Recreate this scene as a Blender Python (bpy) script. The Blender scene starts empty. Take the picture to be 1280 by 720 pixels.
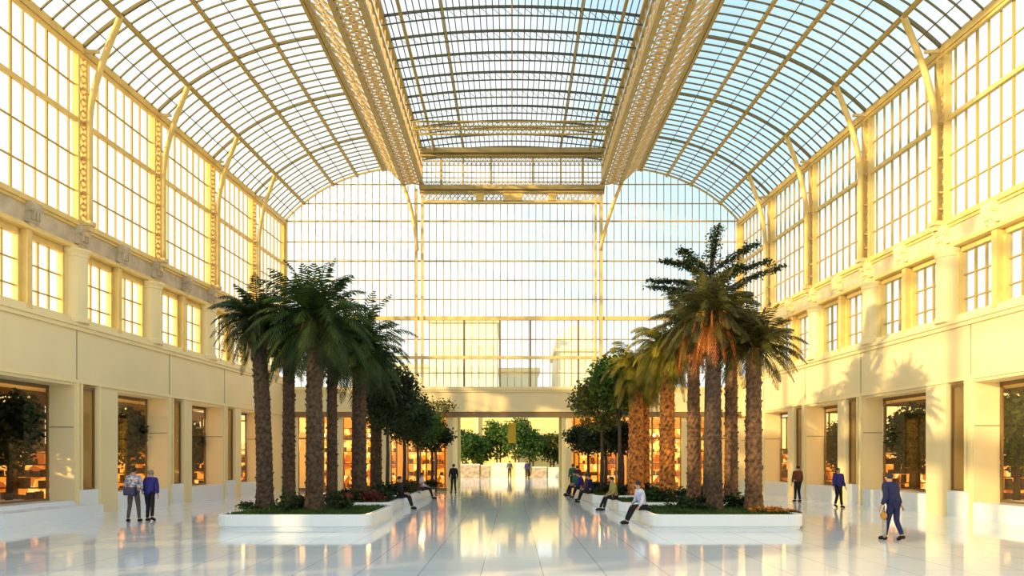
import bpy, math, random
from mathutils import Vector, Matrix
sc = bpy.context.scene
COL = sc.collection
rnd = random.Random(7)
PI = math.pi
H = 2.05          # eye height
F = 900.0         # focal length in pixels of the 1280 wide frame

# ------------------------------------------------------------------ mesh builder
class MB:
    def __init__(s): s.v = []; s.f = []; s.mi = []; s.cur = 0
    def face(s, idx): s.f.append(idx); s.mi.append(s.cur)
    def quad(s, a, b, c, d):
        n = len(s.v); s.v += [tuple(a), tuple(b), tuple(c), tuple(d)]; s.face((n, n+1, n+2, n+3))
    def tri(s, a, b, c):
        n = len(s.v); s.v += [tuple(a), tuple(b), tuple(c)]; s.face((n, n+1, n+2))
    def hexa(s, p):   # 8 points: bottom 4 then top 4
        n = len(s.v); s.v += [tuple(q) for q in p]
        for q in ((0,3,2,1),(4,5,6,7),(0,1,5,4),(1,2,6,5),(2,3,7,6),(3,0,4,7)):
            s.face(tuple(n+i for i in q))
    def box(s, x0, x1, y0, y1, z0, z1):
        s.hexa([(x0,y0,z0),(x1,y0,z0),(x1,y1,z0),(x0,y1,z0),(x0,y0,z1),(x1,y0,z1),(x1,y1,z1),(x0,y1,z1)])
    def bar(s, a, b, w, h, up=(0,0,1)):
        a = Vector(a); b = Vector(b); d = (b-a)
        if d.length < 1e-6: return
        d.normalize(); u = Vector(up)
        if abs(d.dot(u)) > .98: u = Vector((1,0,0)) if abs(d.x) < .9 else Vector((0,1,0))
        r = d.cross(u).normalized(); u = r.cross(d).normalized()
        r *= w/2; u *= h/2
        s.hexa([a-r-u, a+r-u, b+r-u, b-r-u, a-r+u, a+r+u, b+r+u, b-r+u])
    def tube(s, pts, rad, seg=8, cap=True):
        pts = [Vector(p) for p in pts]
        if not isinstance(rad, (list, tuple)): rad = [rad]*len(pts)
        base = len(s.v); ref = None
        for i, p in enumerate(pts):
            d = (pts[min(i+1, len(pts)-1)] - pts[max(i-1, 0)])
            if d.length < 1e-9: d = Vector((0,0,1))
            d.normalize()
            if ref is None:
                ref = Vector((1,0,0)) if abs(d.x) < .8 else Vector((0,1,0))
            r = (ref - d*ref.dot(d)).normalized(); ref = r; u = d.cross(r)
            for k in range(seg):
                a = 2*PI*k/seg
                s.v.append(tuple(p + (r*math.cos(a) + u*math.sin(a))*rad[i]))
        for i in range(len(pts)-1):
            for k in range(seg):
                k2 = (k+1) % seg
                s.face((base+i*seg+k, base+i*seg+k2, base+(i+1)*seg+k2, base+(i+1)*seg+k))
        if cap:
            s.face(tuple(base+k for k in range(seg))[::-1])
            s.face(tuple(base+(len(pts)-1)*seg+k for k in range(seg)))
    def ball(s, c, rx, ry, rz, nu=10, nv=7):
        c = Vector(c); base = len(s.v)
        s.v.append((c.x, c.y, c.z-rz))
        for j in range(1, nv):
            t = -PI/2 + PI*j/nv
            for k in range(nu):
                a = 2*PI*k/nu
                s.v.append((c.x+rx*math.cos(t)*math.cos(a), c.y+ry*math.cos(t)*math.sin(a), c.z+rz*math.sin(t)))
        s.v.append((c.x, c.y, c.z+rz)); top = len(s.v)-1
        for k in range(nu):
            k2 = (k+1) % nu
            s.face((base, base+1+k2, base+1+k))
            for j in range(nv-2):
                q = base+1+j*nu
                s.face((q+k, q+k2, q+nu+k2, q+nu+k))
            q = base+1+(nv-2)*nu
            s.face((q+k, q+k2, top))
    def lathe(s, prof, c=(0,0,0), seg=20):
        base = len(s.v)
        for (r, z) in prof:
            for k in range(seg):
                a = 2*PI*k/seg; s.v.append((c[0]+r*math.cos(a), c[1]+r*math.sin(a), c[2]+z))
        for i in range(len(prof)-1):
            for k in range(seg):
                k2 = (k+1) % seg
                s.face((base+i*seg+k, base+i*seg+k2, base+(i+1)*seg+k2, base+(i+1)*seg+k))
        s.face(tuple(base+k for k in range(seg))[::-1]); s.face(tuple(base+(len(prof)-1)*seg+k for k in range(seg)))
    def mesh(s, name, mats, smooth=False):
        me = bpy.data.meshes.new(name); me.from_pydata(s.v, [], s.f)
        if not isinstance(mats, (list, tuple)): mats = [mats]
        for m in mats: me.materials.append(m)
        if len(mats) > 1: me.polygons.foreach_set('material_index', s.mi)
        if smooth: me.polygons.foreach_set('use_smooth', [True]*len(me.polygons))
        me.update(); return me
    def obj(s, name, mats, parent=None, smooth=False, bevel=0):
        o = bpy.data.objects.new(name, s.mesh(name, mats, smooth)); COL.objects.link(o)
        if parent: o.parent = parent
        if bevel:
            b = o.modifiers.new('bevel', 'BEVEL'); b.width = bevel; b.segments = 3; b.limit_method = 'ANGLE'
        return o
def link(name, me, parent=None):
    o = bpy.data.objects.new(name, me); COL.objects.link(o)
    if parent: o.parent = parent
    return o
def tag(o, label=None, cat=None, group=None, kind=None):
    if label: o['label'] = label
    if cat: o['category'] = cat
    if group: o['group'] = group
    if kind: o['kind'] = kind
    return o
def thing(name, loc, label, cat, group=None, rz=0, scale=1):
    o = bpy.data.objects.new(name, None); COL.objects.link(o); o.location = loc; o.rotation_euler = (0,0,rz)
    o.scale = (scale,)*3
    return tag(o, label, cat, group)
CNT = {}
def setting(base, label=None):      # structure Empty with running number
    CNT[base] = CNT.get(base, 0)+1
    o = bpy.data.objects.new('%s_%d' % (base, CNT[base]), None); COL.objects.link(o)
    return tag(o, label, base, None, 'structure')
def struct(name, mb, mat, label=None, **k):
    if name in ('trim', 'window', 'door'):
        CNT[name] = CNT.get(name, 0)+1; nm = '%s_%d' % (name, CNT[name])
    else: nm = name
    o = mb.obj(nm, mat, **k); return tag(o, label, name.split('_')[0], None, 'structure')

# ------------------------------------------------------------------ materials
def mat(name, col, rough=.6, metal=0, noise=0, nscale=4, bump=0, spec=.5, coat=0, stretch=None, col2=None):
    m = bpy.data.materials.new(name); m.use_nodes = True; nt = m.node_tree; b = nt.nodes['Principled BSDF']
    b.inputs['Base Color'].default_value = (*col, 1); b.inputs['Roughness'].default_value = rough
    b.inputs['Metallic'].default_value = metal; b.inputs['Specular IOR Level'].default_value = spec
    b.inputs['Coat Weight'].default_value = coat
    if noise or bump or col2:
        tc = nt.nodes.new('ShaderNodeTexCoord'); mp = nt.nodes.new('ShaderNodeMapping'); nz = nt.nodes.new('ShaderNodeTexNoise')
        nt.links.new(tc.outputs['Object'], mp.inputs[0]); nt.links.new(mp.outputs[0], nz.inputs['Vector'])
        nz.inputs['Scale'].default_value = nscale; nz.inputs['Detail'].default_value = 5
        if stretch: mp.inputs['Scale'].default_value = stretch
        cr = nt.nodes.new('ShaderNodeValToRGB'); c2 = col2 or tuple(c*(1-noise) for c in col)
        cr.color_ramp.elements[0].position = .35; cr.color_ramp.elements[1].position = .65
        cr.color_ramp.elements[0].color = (*c2, 1); cr.color_ramp.elements[1].color = (*col, 1)
        nt.links.new(nz.outputs['Fac'], cr.inputs[0]); nt.links.new(cr.outputs[0], b.inputs['Base Color'])
        if bump:
            bp = nt.nodes.new('ShaderNodeBump'); bp.inputs['Strength'].default_value = bump
            nt.links.new(nz.outputs['Fac'], bp.inputs['Height']); nt.links.new(bp.outputs[0], b.inputs['Normal'])
    return m
def leafmat(name, col, col2, trans=.35):
    m = bpy.data.materials.new(name); m.use_nodes = True; nt = m.node_tree; nt.nodes.clear()
    out = nt.nodes.new('ShaderNodeOutputMaterial'); d = nt.nodes.new('ShaderNodeBsdfPrincipled'); t = nt.nodes.new('ShaderNodeBsdfTranslucent')
    mx = nt.nodes.new('ShaderNodeMixShader'); mx.inputs[0].default_value = trans
    tc = nt.nodes.new('ShaderNodeTexCoord'); nz = nt.nodes.new('ShaderNodeTexNoise'); nz.inputs['Scale'].default_value = 1.7; nz.inputs['Detail'].default_value = 6
    cr = nt.nodes.new('ShaderNodeValToRGB'); cr.color_ramp.elements[0].position = .38; cr.color_ramp.elements[1].position = .62
    cr.color_ramp.elements[0].color = (*col, 1); cr.color_ramp.elements[1].color = (*col2, 1)
    nt.links.new(tc.outputs['Object'], nz.inputs['Vector']); nt.links.new(nz.outputs['Fac'], cr.inputs[0])
    nt.links.new(cr.outputs[0], d.inputs['Base Color']); nt.links.new(cr.outputs[0], t.inputs['Color'])
    d.inputs['Roughness'].default_value = .55; d.inputs['Specular IOR Level'].default_value = .3
    nt.links.new(d.outputs[0], mx.inputs[1]); nt.links.new(t.outputs[0], mx.inputs[2]); nt.links.new(mx.outputs[0], out.inputs[0])
    return m
def glassmat(name, tint, milky, mcol, refl=1.0):
    m = bpy.data.materials.new(name); m.use_nodes = True; nt = m.node_tree; nt.nodes.clear()
    out = nt.nodes.new('ShaderNodeOutputMaterial'); tr = nt.nodes.new('ShaderNodeBsdfTransparent'); tr.inputs[0].default_value = (*tint, 1)
    tl = nt.nodes.new('ShaderNodeBsdfTranslucent'); tl.inputs[0].default_value = (*mcol, 1)
    gl = nt.nodes.new('ShaderNodeBsdfGlossy'); gl.inputs['Roughness'].default_value = .02
    m1 = nt.nodes.new('ShaderNodeMixShader'); m1.inputs[0].default_value = milky
    m2 = nt.nodes.new('ShaderNodeMixShader'); fr = nt.nodes.new('ShaderNodeFresnel'); fr.inputs[0].default_value = 1.45
    mu = nt.nodes.new('ShaderNodeMath'); mu.operation = 'MULTIPLY'; mu.inputs[1].default_value = refl; mu.use_clamp = True
    ge = nt.nodes.new('ShaderNodeNewGeometry'); ir = nt.nodes.new('ShaderNodeMapRange'); ir.inputs['To Min'].default_value = 1.45; ir.inputs['To Max'].default_value = 1/1.45
    nt.links.new(ge.outputs['Backfacing'], ir.inputs['Value']); nt.links.new(ir.outputs[0], fr.inputs[0])     # same reflectance from both faces of a pane
    nt.links.new(fr.outputs[0], mu.inputs[0]); nt.links.new(mu.outputs[0], m2.inputs[0])
    nt.links.new(tr.outputs[0], m1.inputs[1]); nt.links.new(tl.outputs[0], m1.inputs[2])
    nt.links.new(m1.outputs[0], m2.inputs[1]); nt.links.new(gl.outputs[0], m2.inputs[2]); nt.links.new(m2.outputs[0], out.inputs[0])
    return m
def emit(name, col, s):
    m = bpy.data.materials.new(name); m.use_nodes = True; b = m.node_tree.nodes['Principled BSDF']
    b.inputs['Base Color'].default_value = (*col, 1); b.inputs['Emission Color'].default_value = (*col, 1); b.inputs['Emission Strength'].default_value = s
    return m
M = {}
M['gold'] = mat('gold_painted_steel', (.82,.60,.20), .45, noise=.15, nscale=2)
M['goldlat'] = mat('gold_lattice_steel', (.80,.58,.26), .5, noise=.3, nscale=6)
M['bronze'] = mat('olive_gold_beam', (.46,.35,.13), .5, noise=.15, nscale=3)
M['bar'] = mat('ochre_glazing_bar', (.44,.32,.08), .45)
M['roofbar'] = mat('olive_roof_bar', (.15,.125,.04), .45)
M['lantbar'] = mat('grey_green_lantern_bar', (.07,.075,.05), .45)
M['cream'] = mat('cream_render', (.84,.71,.41), .55, noise=.06, nscale=.6)
M['creamt'] = mat('cream_trim_paint', (.88,.74,.40), .5, noise=.05, nscale=1)
M['frieze'] = mat('weathered_frieze_stone', (.62,.52,.36), .7, noise=.25, nscale=2.5)
M['white'] = mat('white_stone', (.78,.84,.88), .25, noise=.03, nscale=1)
M['groove'] = mat('dark_joint', (.35,.29,.18), .8)  # plain dark colour of the panel joints
M['wood'] = mat('dark_wood', (.10,.055,.025), .5, noise=.3, nscale=5, stretch=(1,1,6))
M['frame'] = mat('bronze_window_frame', (.24,.15,.06), .4, metal=.3)
M['bark'] = mat('palm_bark', (.12,.07,.04), .9, col2=(.03,.02,.012), nscale=9, bump=.5)
M['barksunlit'] = mat('orange_palm_bark', (.78,.28,.04), .9, col2=(.14,.05,.02), nscale=8, bump=.5)  # low sunlight on the trunks painted in as orange
M['barkbrown'] = mat('brown_palm_bark', (.22,.115,.05), .9, col2=(.06,.032,.018), nscale=8, bump=.5)
M['treebark'] = mat('tree_bark', (.10,.07,.045), .9, noise=.4, nscale=8)
M['deadfrond'] = leafmat('dry_orange_frond', (.26,.07,.015), (.62,.22,.04), .25)
M['drybrown'] = leafmat('dry_brown_frond', (.14,.08,.03), (.24,.13,.05), .2)
M['palmdark'] = leafmat('dark_palm_leaf', (.008,.018,.006), (.03,.055,.012), .25)
M['palmgreen'] = leafmat('green_palm_leaf', (.012,.032,.007), (.055,.095,.014), .3)
M['palmolive'] = leafmat('olive_palm_leaf', (.025,.03,.007), (.11,.10,.018), .3)
M['palmyellow'] = leafmat('yellow_green_palm_leaf', (.09,.10,.012), (.42,.34,.035), .4)
M['leafdark'] = leafmat('dark_broad_leaf', (.008,.02,.006), (.03,.06,.012), .25)
M['leafgreen'] = leafmat('green_broad_leaf', (.03,.08,.012), (.11,.2,.03), .35)
M['leafolive'] = leafmat('olive_broad_leaf', (.05,.065,.01), (.20,.20,.03), .35)
M['grass'] = leafmat('grass_blade', (.02,.06,.01), (.07,.14,.02), .3)
M['soil'] = mat('dark_soil', (.035,.03,.015), .95, noise=.5, nscale=10)
M['flower'] = leafmat('orange_flower', (.65,.22,.03), (.8,.4,.06), .3)
M['redflower'] = leafmat('dark_red_flower', (.10,.015,.015), (.25,.05,.04), .3)
M['glassroof'] = glassmat('roof_glass', (.95,.975,1), .05, (.9,.9,.9), .8)
M['glassleft'] = glassmat('sun_glare_glass', (.97,.97,.95), .10, (1,.95,.82), .8)  # milky warm share imitates sun glare on the panes
M['glassright'] = glassmat('wall_glass', (.95,.96,.94), .08, (1,.95,.8), .7)
M['glassshop'] = glassmat('shop_glass', (.90,.86,.78), 0, (1,1,1), .8)
M['shelfback'] = emit('amber_lit_panel', (1,.50,.10), 1.5)
def amber(m):
    nt = m.node_tree; b = nt.nodes['Principled BSDF']; tc = nt.nodes.new('ShaderNodeTexCoord'); vo = nt.nodes.new('ShaderNodeTexVoronoi'); vo.inputs['Scale'].default_value = 2.6
    cr = nt.nodes.new('ShaderNodeValToRGB'); cr.color_ramp.elements[0].color = (.30,.07,.01,1); cr.color_ramp.elements[0].position = .15; cr.color_ramp.elements[1].color = (1,.62,.2,1); cr.color_ramp.elements[1].position = .8
    x = cr.color_ramp.elements.new(.5); x.color = (.9,.33,.04,1)
    sp = nt.nodes.new('ShaderNodeSeparateColor'); nt.links.new(tc.outputs['Object'], vo.inputs['Vector']); nt.links.new(vo.outputs['Color'], sp.inputs[0]); nt.links.new(sp.outputs[0], cr.inputs[0])
    nt.links.new(cr.outputs[0], b.inputs['Emission Color']); nt.links.new(cr.outputs[0], b.inputs['Base Color'])
amber(M['shelfback'])
M['windowglow'] = emit('yellow_window_glow', (1,.80,.32), 1.5)  # added glow in place of daylight through a back window
M['lamp'] = emit('warm_lamp', (1,.70,.30), 4)
M['goods'] = mat('assorted_goods', (.20,.09,.03), .6, col2=(.03,.015,.01), nscale=7)
M['stone'] = mat('rough_stone_block', (.50,.40,.28), .8, col2=(.25,.18,.12), nscale=3, bump=.4)
M['palestone'] = mat('pale_stone_block', (.72,.66,.52), .8, noise=.2, nscale=3)
M['yellowwall'] = mat('yellow_courtyard_wall', (.88,.70,.26), .7, noise=.08, nscale=.3)
M['facade'] = mat('pale_yellow_facade', (.85,.80,.58), .8, noise=.08, nscale=.2)  # outdoor haze put into the pale colour
M['facadewin'] = mat('facade_window_glass', (.62,.58,.42), .3)
M['ground'] = mat('outside_paving', (.55,.5,.4), .9, noise=.1, nscale=.1)
M['banner'] = mat('yellow_cloth', (.9,.62,.08), .8)
# floor
def floormat():
    m = bpy.data.materials.new('polished_white_tiles'); m.use_nodes = True; nt = m.node_tree; b = nt.nodes['Principled BSDF']
    tc = nt.nodes.new('ShaderNodeTexCoord'); br = nt.nodes.new('ShaderNodeTexBrick'); br.offset = 0; br.squash = 1
    br.inputs['Color1'].default_value = (.76,.85,.91,1); br.inputs['Color2'].default_value = (.79,.88,.93,1); br.inputs['Mortar'].default_value = (.46,.53,.57,1)
    br.inputs['Scale'].default_value = 1; br.inputs['Mortar Size'].default_value = .012; br.inputs['Mortar Smooth'].default_value = .3
    br.inputs['Brick Width'].default_value = 1.1; br.inputs['Row Height'].default_value = 1.65
    nz = nt.nodes.new('ShaderNodeTexNoise'); nz.inputs['Scale'].default_value = .35; nz.inputs['Detail'].default_value = 3
    mp = nt.nodes.new('ShaderNodeMapping'); mp.inputs['Location'].default_value = (.55, 0, 0)
    nt.links.new(tc.outputs['Object'], mp.inputs[0]); nt.links.new(mp.outputs[0], br.inputs['Vector']); nt.links.new(tc.outputs['Object'], nz.inputs['Vector'])
    nt.links.new(br.outputs['Color'], b.inputs['Base Color'])
    mr = nt.nodes.new('ShaderNodeMapRange'); mr.inputs['To Min'].default_value = .035; mr.inputs['To Max'].default_value = .10
    nt.links.new(nz.outputs['Fac'], mr.inputs['Value']); nt.links.new(mr.outputs[0], b.inputs['Roughness'])
    bp = nt.nodes.new('ShaderNodeBump'); bp.inputs['Strength'].default_value = .02; bp.inputs['Distance'].default_value = .05
    nt.links.new(nz.outputs['Fac'], bp.inputs['Height']); nt.links.new(bp.outputs[0], b.inputs['Normal'])
    b.inputs['IOR'].default_value = 1.6
    return m
M['floor'] = floormat()

# ------------------------------------------------------------------ plan of the hall
FAR = 45.1
def W(d): return 17.5 - .071*d
EAVE = 16.75
def wp(side, out, d, z): return Vector((side*(W(d)+out), d, z))     # point on a side wall, out = metres outside the wall face
def wbox(mb, side, o0, o1, d0, d1, z0, z1):
    p = [wp(side,o0,d0,z0), wp(side,o1,d0,z0), wp(side,o1,d1,z0), wp(side,o0,d1,z0)]
    q = [wp(side,o0,d0,z1), wp(side,o1,d0,z1), wp(side,o1,d1,z1), wp(side,o0,d1,z1)]
    mb.hexa(p+q)
NB = [1.9+4.82*i for i in range(10)]                                  # upper bay lines: 1.9 ... 45.28
NB[-1] = FAR
XG = 6.77
def vault(side, t, d):                                                 # t degrees up the arch
    u = t/90.0; x = 14.3*(1-u)**2+11.9*2*u*(1-u)+7.9*u*u; z = EAVE*(1-u)**2+19.6*2*u*(1-u)+20.15*u*u
    x = XG+(x-XG)*(W(d)-XG)/(14.3-XG)
    return Vector((side*x, d, z))
# ------------------------------------------------------------------ floor and ground
mb = MB(); mb.quad((-24,-6,0),(24,-6,0),(24,78.5,0),(-24,78.5,0)); struct('floor', mb, M['floor'], 'polished pale white tiled floor of the hall')
mb = MB(); mb.quad((-400,-100,-.25),(400,-100,-.25),(400,600,-.25),(-400,600,-.25)); struct('ground', mb, M['ground'], 'paving outside the hall')

# ------------------------------------------------------------------ side walls, lower storey
LED = {-1: [2.0,8.0,14.0,19.9,25.9,32.0,37.2,42.0,FAR], 1: [1.0,6.9,12.8,18.7,24.7,31.5,36.6,41.6,FAR]}
REC = .9
Z_OP, Z_LED = 4.78, 6.8
for side, nm in ((-1,'left'), (1,'right')):
    L = LED[side]
    mb = MB()
    wbox(mb, side, 0, .45, L[0], FAR, Z_OP, Z_LED)                         # plain band over the openings
    wbox(mb, side, .45, 6.5, L[0], FAR, 5.0, 5.25)                         # slab over the shops
    fr = MB(); lin = MB(); plat = MB()
    narrow, wide = [], []
    for i in range(len(L)-1):
        a, b = L[i], L[i+1]
        if b-a < 3.4:                                                      # stub at the far corner
            wbox(mb, side, 0, REC, a, b, 0, Z_OP); continue
        pier1 = a+2.4 if i in (0,1,2,3,4) else a+1.95
        n0, n1, p0, w0, w1 = a+.30, a+1.15, a+1.38, pier1, b-.12
        wbox(mb, side, 0, REC, b-.12, b+.06, 0, Z_OP)                      # thin post carrying the reveal
        wbox(mb, side, .02, .6, a+.06, n0, 0, Z_OP)
        wbox(mb, side, .02, .6, n0, n1, 0, .9)                             # plinth below the narrow window
        wbox(mb, side, 0, REC, n1, w0, 0, Z_OP)
        wbox(mb, side, 0, REC+.1, w0, w1, Z_OP-.12, Z_OP)                  # soffit
        narrow.append((n0, n1)); wide.append((w0, w1))
        wbox(plat, side, -.02, REC+.35, w0, w1, 0, .72 if i != 3 else .55) # white sill bench
        if i == 3 and side < 0: wbox(plat, side, -1.1, -.02, a+1.2, b-.2, 0, .42)
        for (q0, q1) in ((n0, n1),): wbox(plat, side, -.03, .02, a+.07, n1+.14, 0, .9)
    o = struct('wall_'+nm, mb, M['cream'], 'cream rendered wall over the shopfronts on the %s side' % nm)
    struct('trim', plat, M['white'], 'white stone sill benches under the %s shop windows' % nm)
    g = MB()
    for a in L[1:-1]: wbox(g, side, -.012, .0, a-.02, a+.02, Z_OP+.1, Z_LED)     # panel joints
    for (w0, w1) in wide: wbox(g, side, .03, REC-.02, w1-.012, w1, 3.15, 3.19)
    struct('trim', g, M['groove'], 'dark joints between the %s wall panels' % nm)
    e = MB()
    wbox(e, side, -.07, 0, L[0], FAR, Z_OP-.02, Z_OP+.10)                   # moulding over the openings
    for a in L[1:-1]: wbox(e, side, -.07, 0, a-.08, a+.05, 0, Z_OP)
    for (n0, n1) in narrow:
        wbox(e, side, -.05, .02, n1+.02, n1+.14, 0, Z_OP); wbox(e, side, -.05, .02, n0-.12, n0-.02, .9, Z_OP)
    struct('trim', e, M['creamt'], 'pale moulded frame around the %s shopfront openings' % nm)
    # ledge
    c = MB(); wbox(c, side, -.16, .5, L[0], FAR, Z_LED, Z_LED+.13); wbox(c, side, -.09, .5, L[0], FAR, Z_LED-.14, Z_LED); wbox(c, side, -.02, .5, L[0], FAR, Z_LED+.13, Z_LED+.32)
    struct('trim', c, M['creamt'], 'cream ledge running under the upper windows on the %s' % nm)
    # shop glazing
    for k, (n0, n1) in enumerate(narrow):
        w = setting('window', 'narrow brown shop window on the %s' % nm)
        m1 = MB(); wbox(m1, side, .12, .14, n0, n1, .9, Z_OP-.1); m1.obj('pane', M['glassshop'], w)
        m2 = MB(); 
        for (x0, x1) in ((n0, n0+.05), (n1-.05, n1)): wbox(m2, side, .09, .17, x0, x1, .9, Z_OP-.1)
        wbox(m2, side, .09, .17, n0, n1, .9, .96); wbox(m2, side, .09, .17, n0, n1, Z_OP-.2, Z_OP-.1)
        m2.obj('window_frame', M['frame'], w)
    for k, (w0, w1) in enumerate(wide):
        w = setting('window', 'wide recessed shop window on the %s' % nm)
        zb = .72 if k != 3 else .55
        m1 = MB(); wbox(m1, side, REC+.03, REC+.05, w0, w1, zb, Z_OP-.1); m1.obj('pane', M['glassshop'], w)
        m2 = MB(); n = 1
        for j in range(n+1):
            x = w0+.04+(w1-w0-.08)*j/n; wbox(m2, side, REC, REC+.08, x-.03, x+.03, zb, Z_OP-.1)
        wbox(m2, side, REC, REC+.08, w0, w1, zb, zb+.07); wbox(m2, side, REC, REC+.08, w0, w1, Z_OP-.25, Z_OP-.1)
        m2.obj('window_frame', M['frame'], w)
    # shop back wall with high windows
    bw = MB(); d = L[0]
    while d < FAR+6:
        d2 = min(d+2.6, FAR+6.5); wbox(bw, side, 5.6, 5.75, d, d2-1.1, 0, 5); wbox(bw, side, 5.6, 5.75, d2-1.1, d2, 0, 2.7); wbox(bw, side, 5.6, 5.75, d2-1.1, d2, 4.4, 5)
        wbox(bw, side, 5.55, 5.8, d2-.6, d2-.54, 2.7, 4.4); d = d2
    struct('wall_shop_'+nm, bw, M['wood'], 'dark timber back wall inside the %s shops' % nm)

    # ---------------------------------------------------------------- middle storey: pilasters, paired windows, frieze
    ZW0, ZW1, ZF = Z_LED+.13, 9.55, 10.55
    fz = MB(); wbox(fz, side, -.02, .45, NB[0], FAR, ZW1+.12, ZF-.12)
    struct('trim', fz, M['frieze'], 'weathered frieze band below the %s glass wall' % nm)
    fc = MB(); wbox(fc, side, -.16, .5, NB[0], FAR, ZF-.14, ZF+.04); wbox(fc, side, -.08, .5, NB[0], FAR, ZF-.24, ZF-.14)
    wbox(fc, side, -.10, .5, NB[0], FAR, ZW1, ZW1+.14)
    struct('trim', fc, M['gold'], 'gold cornice mouldings of the %s frieze' % nm)
    glass = M['glassleft'] if side < 0 else M['glassright']
    for i in range(len(NB)-1):
        a, b = NB[i], NB[i+1]; mid = (a+b)/2
        # round pilaster and flat pier
        p = MB(); c = wp(side, .12, a, 0)
        p.lathe([(.46,ZW0),(.46,ZW0+.18),(.40,ZW0+.24),(.40,ZW1-.3),(.44,ZW1-.26),(.44,ZW1-.18),(.52,ZW1-.06),(.52,ZW1)], (c.x,c.y,0), 24)
        wbox(p, side, .15, .5, a-.44, a+.44, ZW0, ZW1)
        o = struct('trim', p, M['creamt'], 'round cream pilaster between the middle windows on the %s' % nm, smooth=False)
        # corbels
        for dd in (a, mid):
            q = MB(); c = wp(side, -.02, dd, 0)
            for (h0, h1, out, wd) in ((ZW1+.1,ZW1+.3,.10,.16),(ZW1+.3,ZW1+.55,.17,.2),(ZW1+.55,ZF-.14,.26,.24)):
                wbox(q, side, -.02-out, 0, dd-wd, dd+wd, h0, h1)
            for (zz, rr, oo) in ((ZF-.30,.13,-.2),(ZW1+.28,.09,-.1)):
                cc = wp(side, oo, dd, zz); q.tube([cc-Vector((0,.26,0)), cc+Vector((0,.26,0))], rr, 12)
            for s2 in (-.13, 0, .13): wbox(q, side, -.3, -.2, dd+s2-.03, dd+s2+.03, ZW1+.3, ZF-.3)
            q.obj('corbel', M['frieze' if side < 0 else 'creamt'], o)  # left shade and right sunlight put into the two corbel colours
        # centre post
        q = MB(); wbox(q, side, -.03, .4, mid-.12, mid+.12, ZW0, ZW1); q.obj('centre_post', M['gold'], o)
        for (x0, x1) in ((a+.44, mid-.12), (mid+.12, b-.44)):
            w = setting('window', 'paired gold framed middle window on the %s' % nm)
            g = MB(); wbox(g, side, .30, .32, x0, x1, ZW0, ZW1); g.obj('pane', glass, w)
            f = MB()
            for (u0, u1) in ((x0, x0+.12), (x1-.12, x1)): wbox(f, side, .18, .4, u0, u1, ZW0, ZW1)
            wbox(f, side, .18, .4, x0, x1, ZW0, ZW0+.12); wbox(f, side, .18, .4, x0, x1, ZW1-.2, ZW1)
            f.obj('window_frame', M['gold'], w)
            g = MB()
            for j in (1, 2): 
                x = x0+.16+(x1-x0-.32)*j/3; wbox(g, side, .27, .35, x-.03, x+.03, ZW0, ZW1)
            for z in (ZW0+.75, ZW0+1.6): wbox(g, side, .27, .35, x0, x1, z-.02, z+.02)
            g.obj('glazing_bars', M['bar'], w)
    # ---------------------------------------------------------------- tall glass wall
    for i in range(len(NB)-1):
        a, b = NB[i], NB[i+1]
        w = setting('window', 'tall gold barred glass wall bay on the %s' % nm)
        g = MB(); g.quad(wp(side,.05,a,ZF), wp(side,.05,b,ZF), wp(side,.05,b,EAVE), wp(side,.05,a,EAVE)); g.obj('pane', glass, w)
        g = MB(); n = 9
        for j in range(1, n):
            x = a+(b-a)*j/n; t = .038 if j % 3 else .07
            g.bar(wp(side,0,x,ZF), wp(side,0,x,EAVE), t, .07)
        for z in (11.65, 12.9, 15.45): g.bar(wp(side,0,a,z), wp(side,0,b,z), .06, .05)
        g.obj('glazing_bars', M['bar'], w)
        g = MB(); g.bar(wp(side,-.04,a,14.2), wp(side,-.04,b,14.2), .16, .15)
        g.obj('transom', M['gold'], w)
    for i in range(len(NB)):
        a = NB[i]-(.12 if i == len(NB)-1 else 0)
        g = MB()
        for dd in (-.2, .2): g.bar(wp(side,-.05,a+dd,ZF), wp(side,-.05,a+dd,EAVE), .11, .24)
        o = struct('trim', g, M['gold'], 'gold steel column of the %s glass wall' % nm)
        g = MB(); z = ZF; s2 = 1
        while z < EAVE-.3:
            g.bar(wp(side,-.05,a-.2*s2,z), wp(side,-.05,a+.2*s2,z+.42), .05, .05); 
            g.bar(wp(side,-.05,a+.2*s2,z), wp(side,-.05,a-.2*s2,z+.42), .05, .05); z += .42
        g.obj('lacing', M['goldlat'], o)
        if i < len(NB)-1:
            # curved brace standing off the wall and springing to the vault
            pts = []
            for k in range(8): pts.append(wp(side, -.40, a, ZF-.05+(14.2-ZF)*k/7))
            e = vault(side, 22.5, a); s0 = pts[-1]
            c1 = Vector((s0.x, a, 15.4)); c2 = e+Vector((side*.45, 0, -1.1))
            for k in range(1, 15):
                t = k/14; pts.append(s0*(1-t)**3+c1*3*t*(1-t)**2+c2*3*t*t*(1-t)+e*t**3)
            g = MB(); g.tube(pts, .115, 8); g.obj('curved_brace', M['gold'], o, smooth=True)
            g = MB()
            g.bar(wp(side,0,a,EAVE), wp(side,0,a,EAVE)*.25+pts[-6]*.75, .1, .1)
            for z in (ZF+.5, 11.65, 12.9, 14.2): g.bar(wp(side,0,a,z), wp(side,-.40,a,z), .06, .06)
            wbox(g, side, -.54, 0, a-.16, a+.16, ZF-.12, ZF+.04); wbox(g, side, -.46, 0, a-.12, a+.12, ZF-.3, ZF-.12); wbox(g, side, -.34, 0, a-.1, a+.1, ZF-.5, ZF-.3)
            g.obj('stay', M['goldlat'], o)
    g = MB(); g.bar(wp(side,-.05,NB[0],EAVE), wp(side,-.05,FAR,EAVE), .34, .20); g.bar(wp(side,-.12,NB[0],EAVE-.17), wp(side,-.12,FAR,EAVE-.17), .12, .1)
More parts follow.
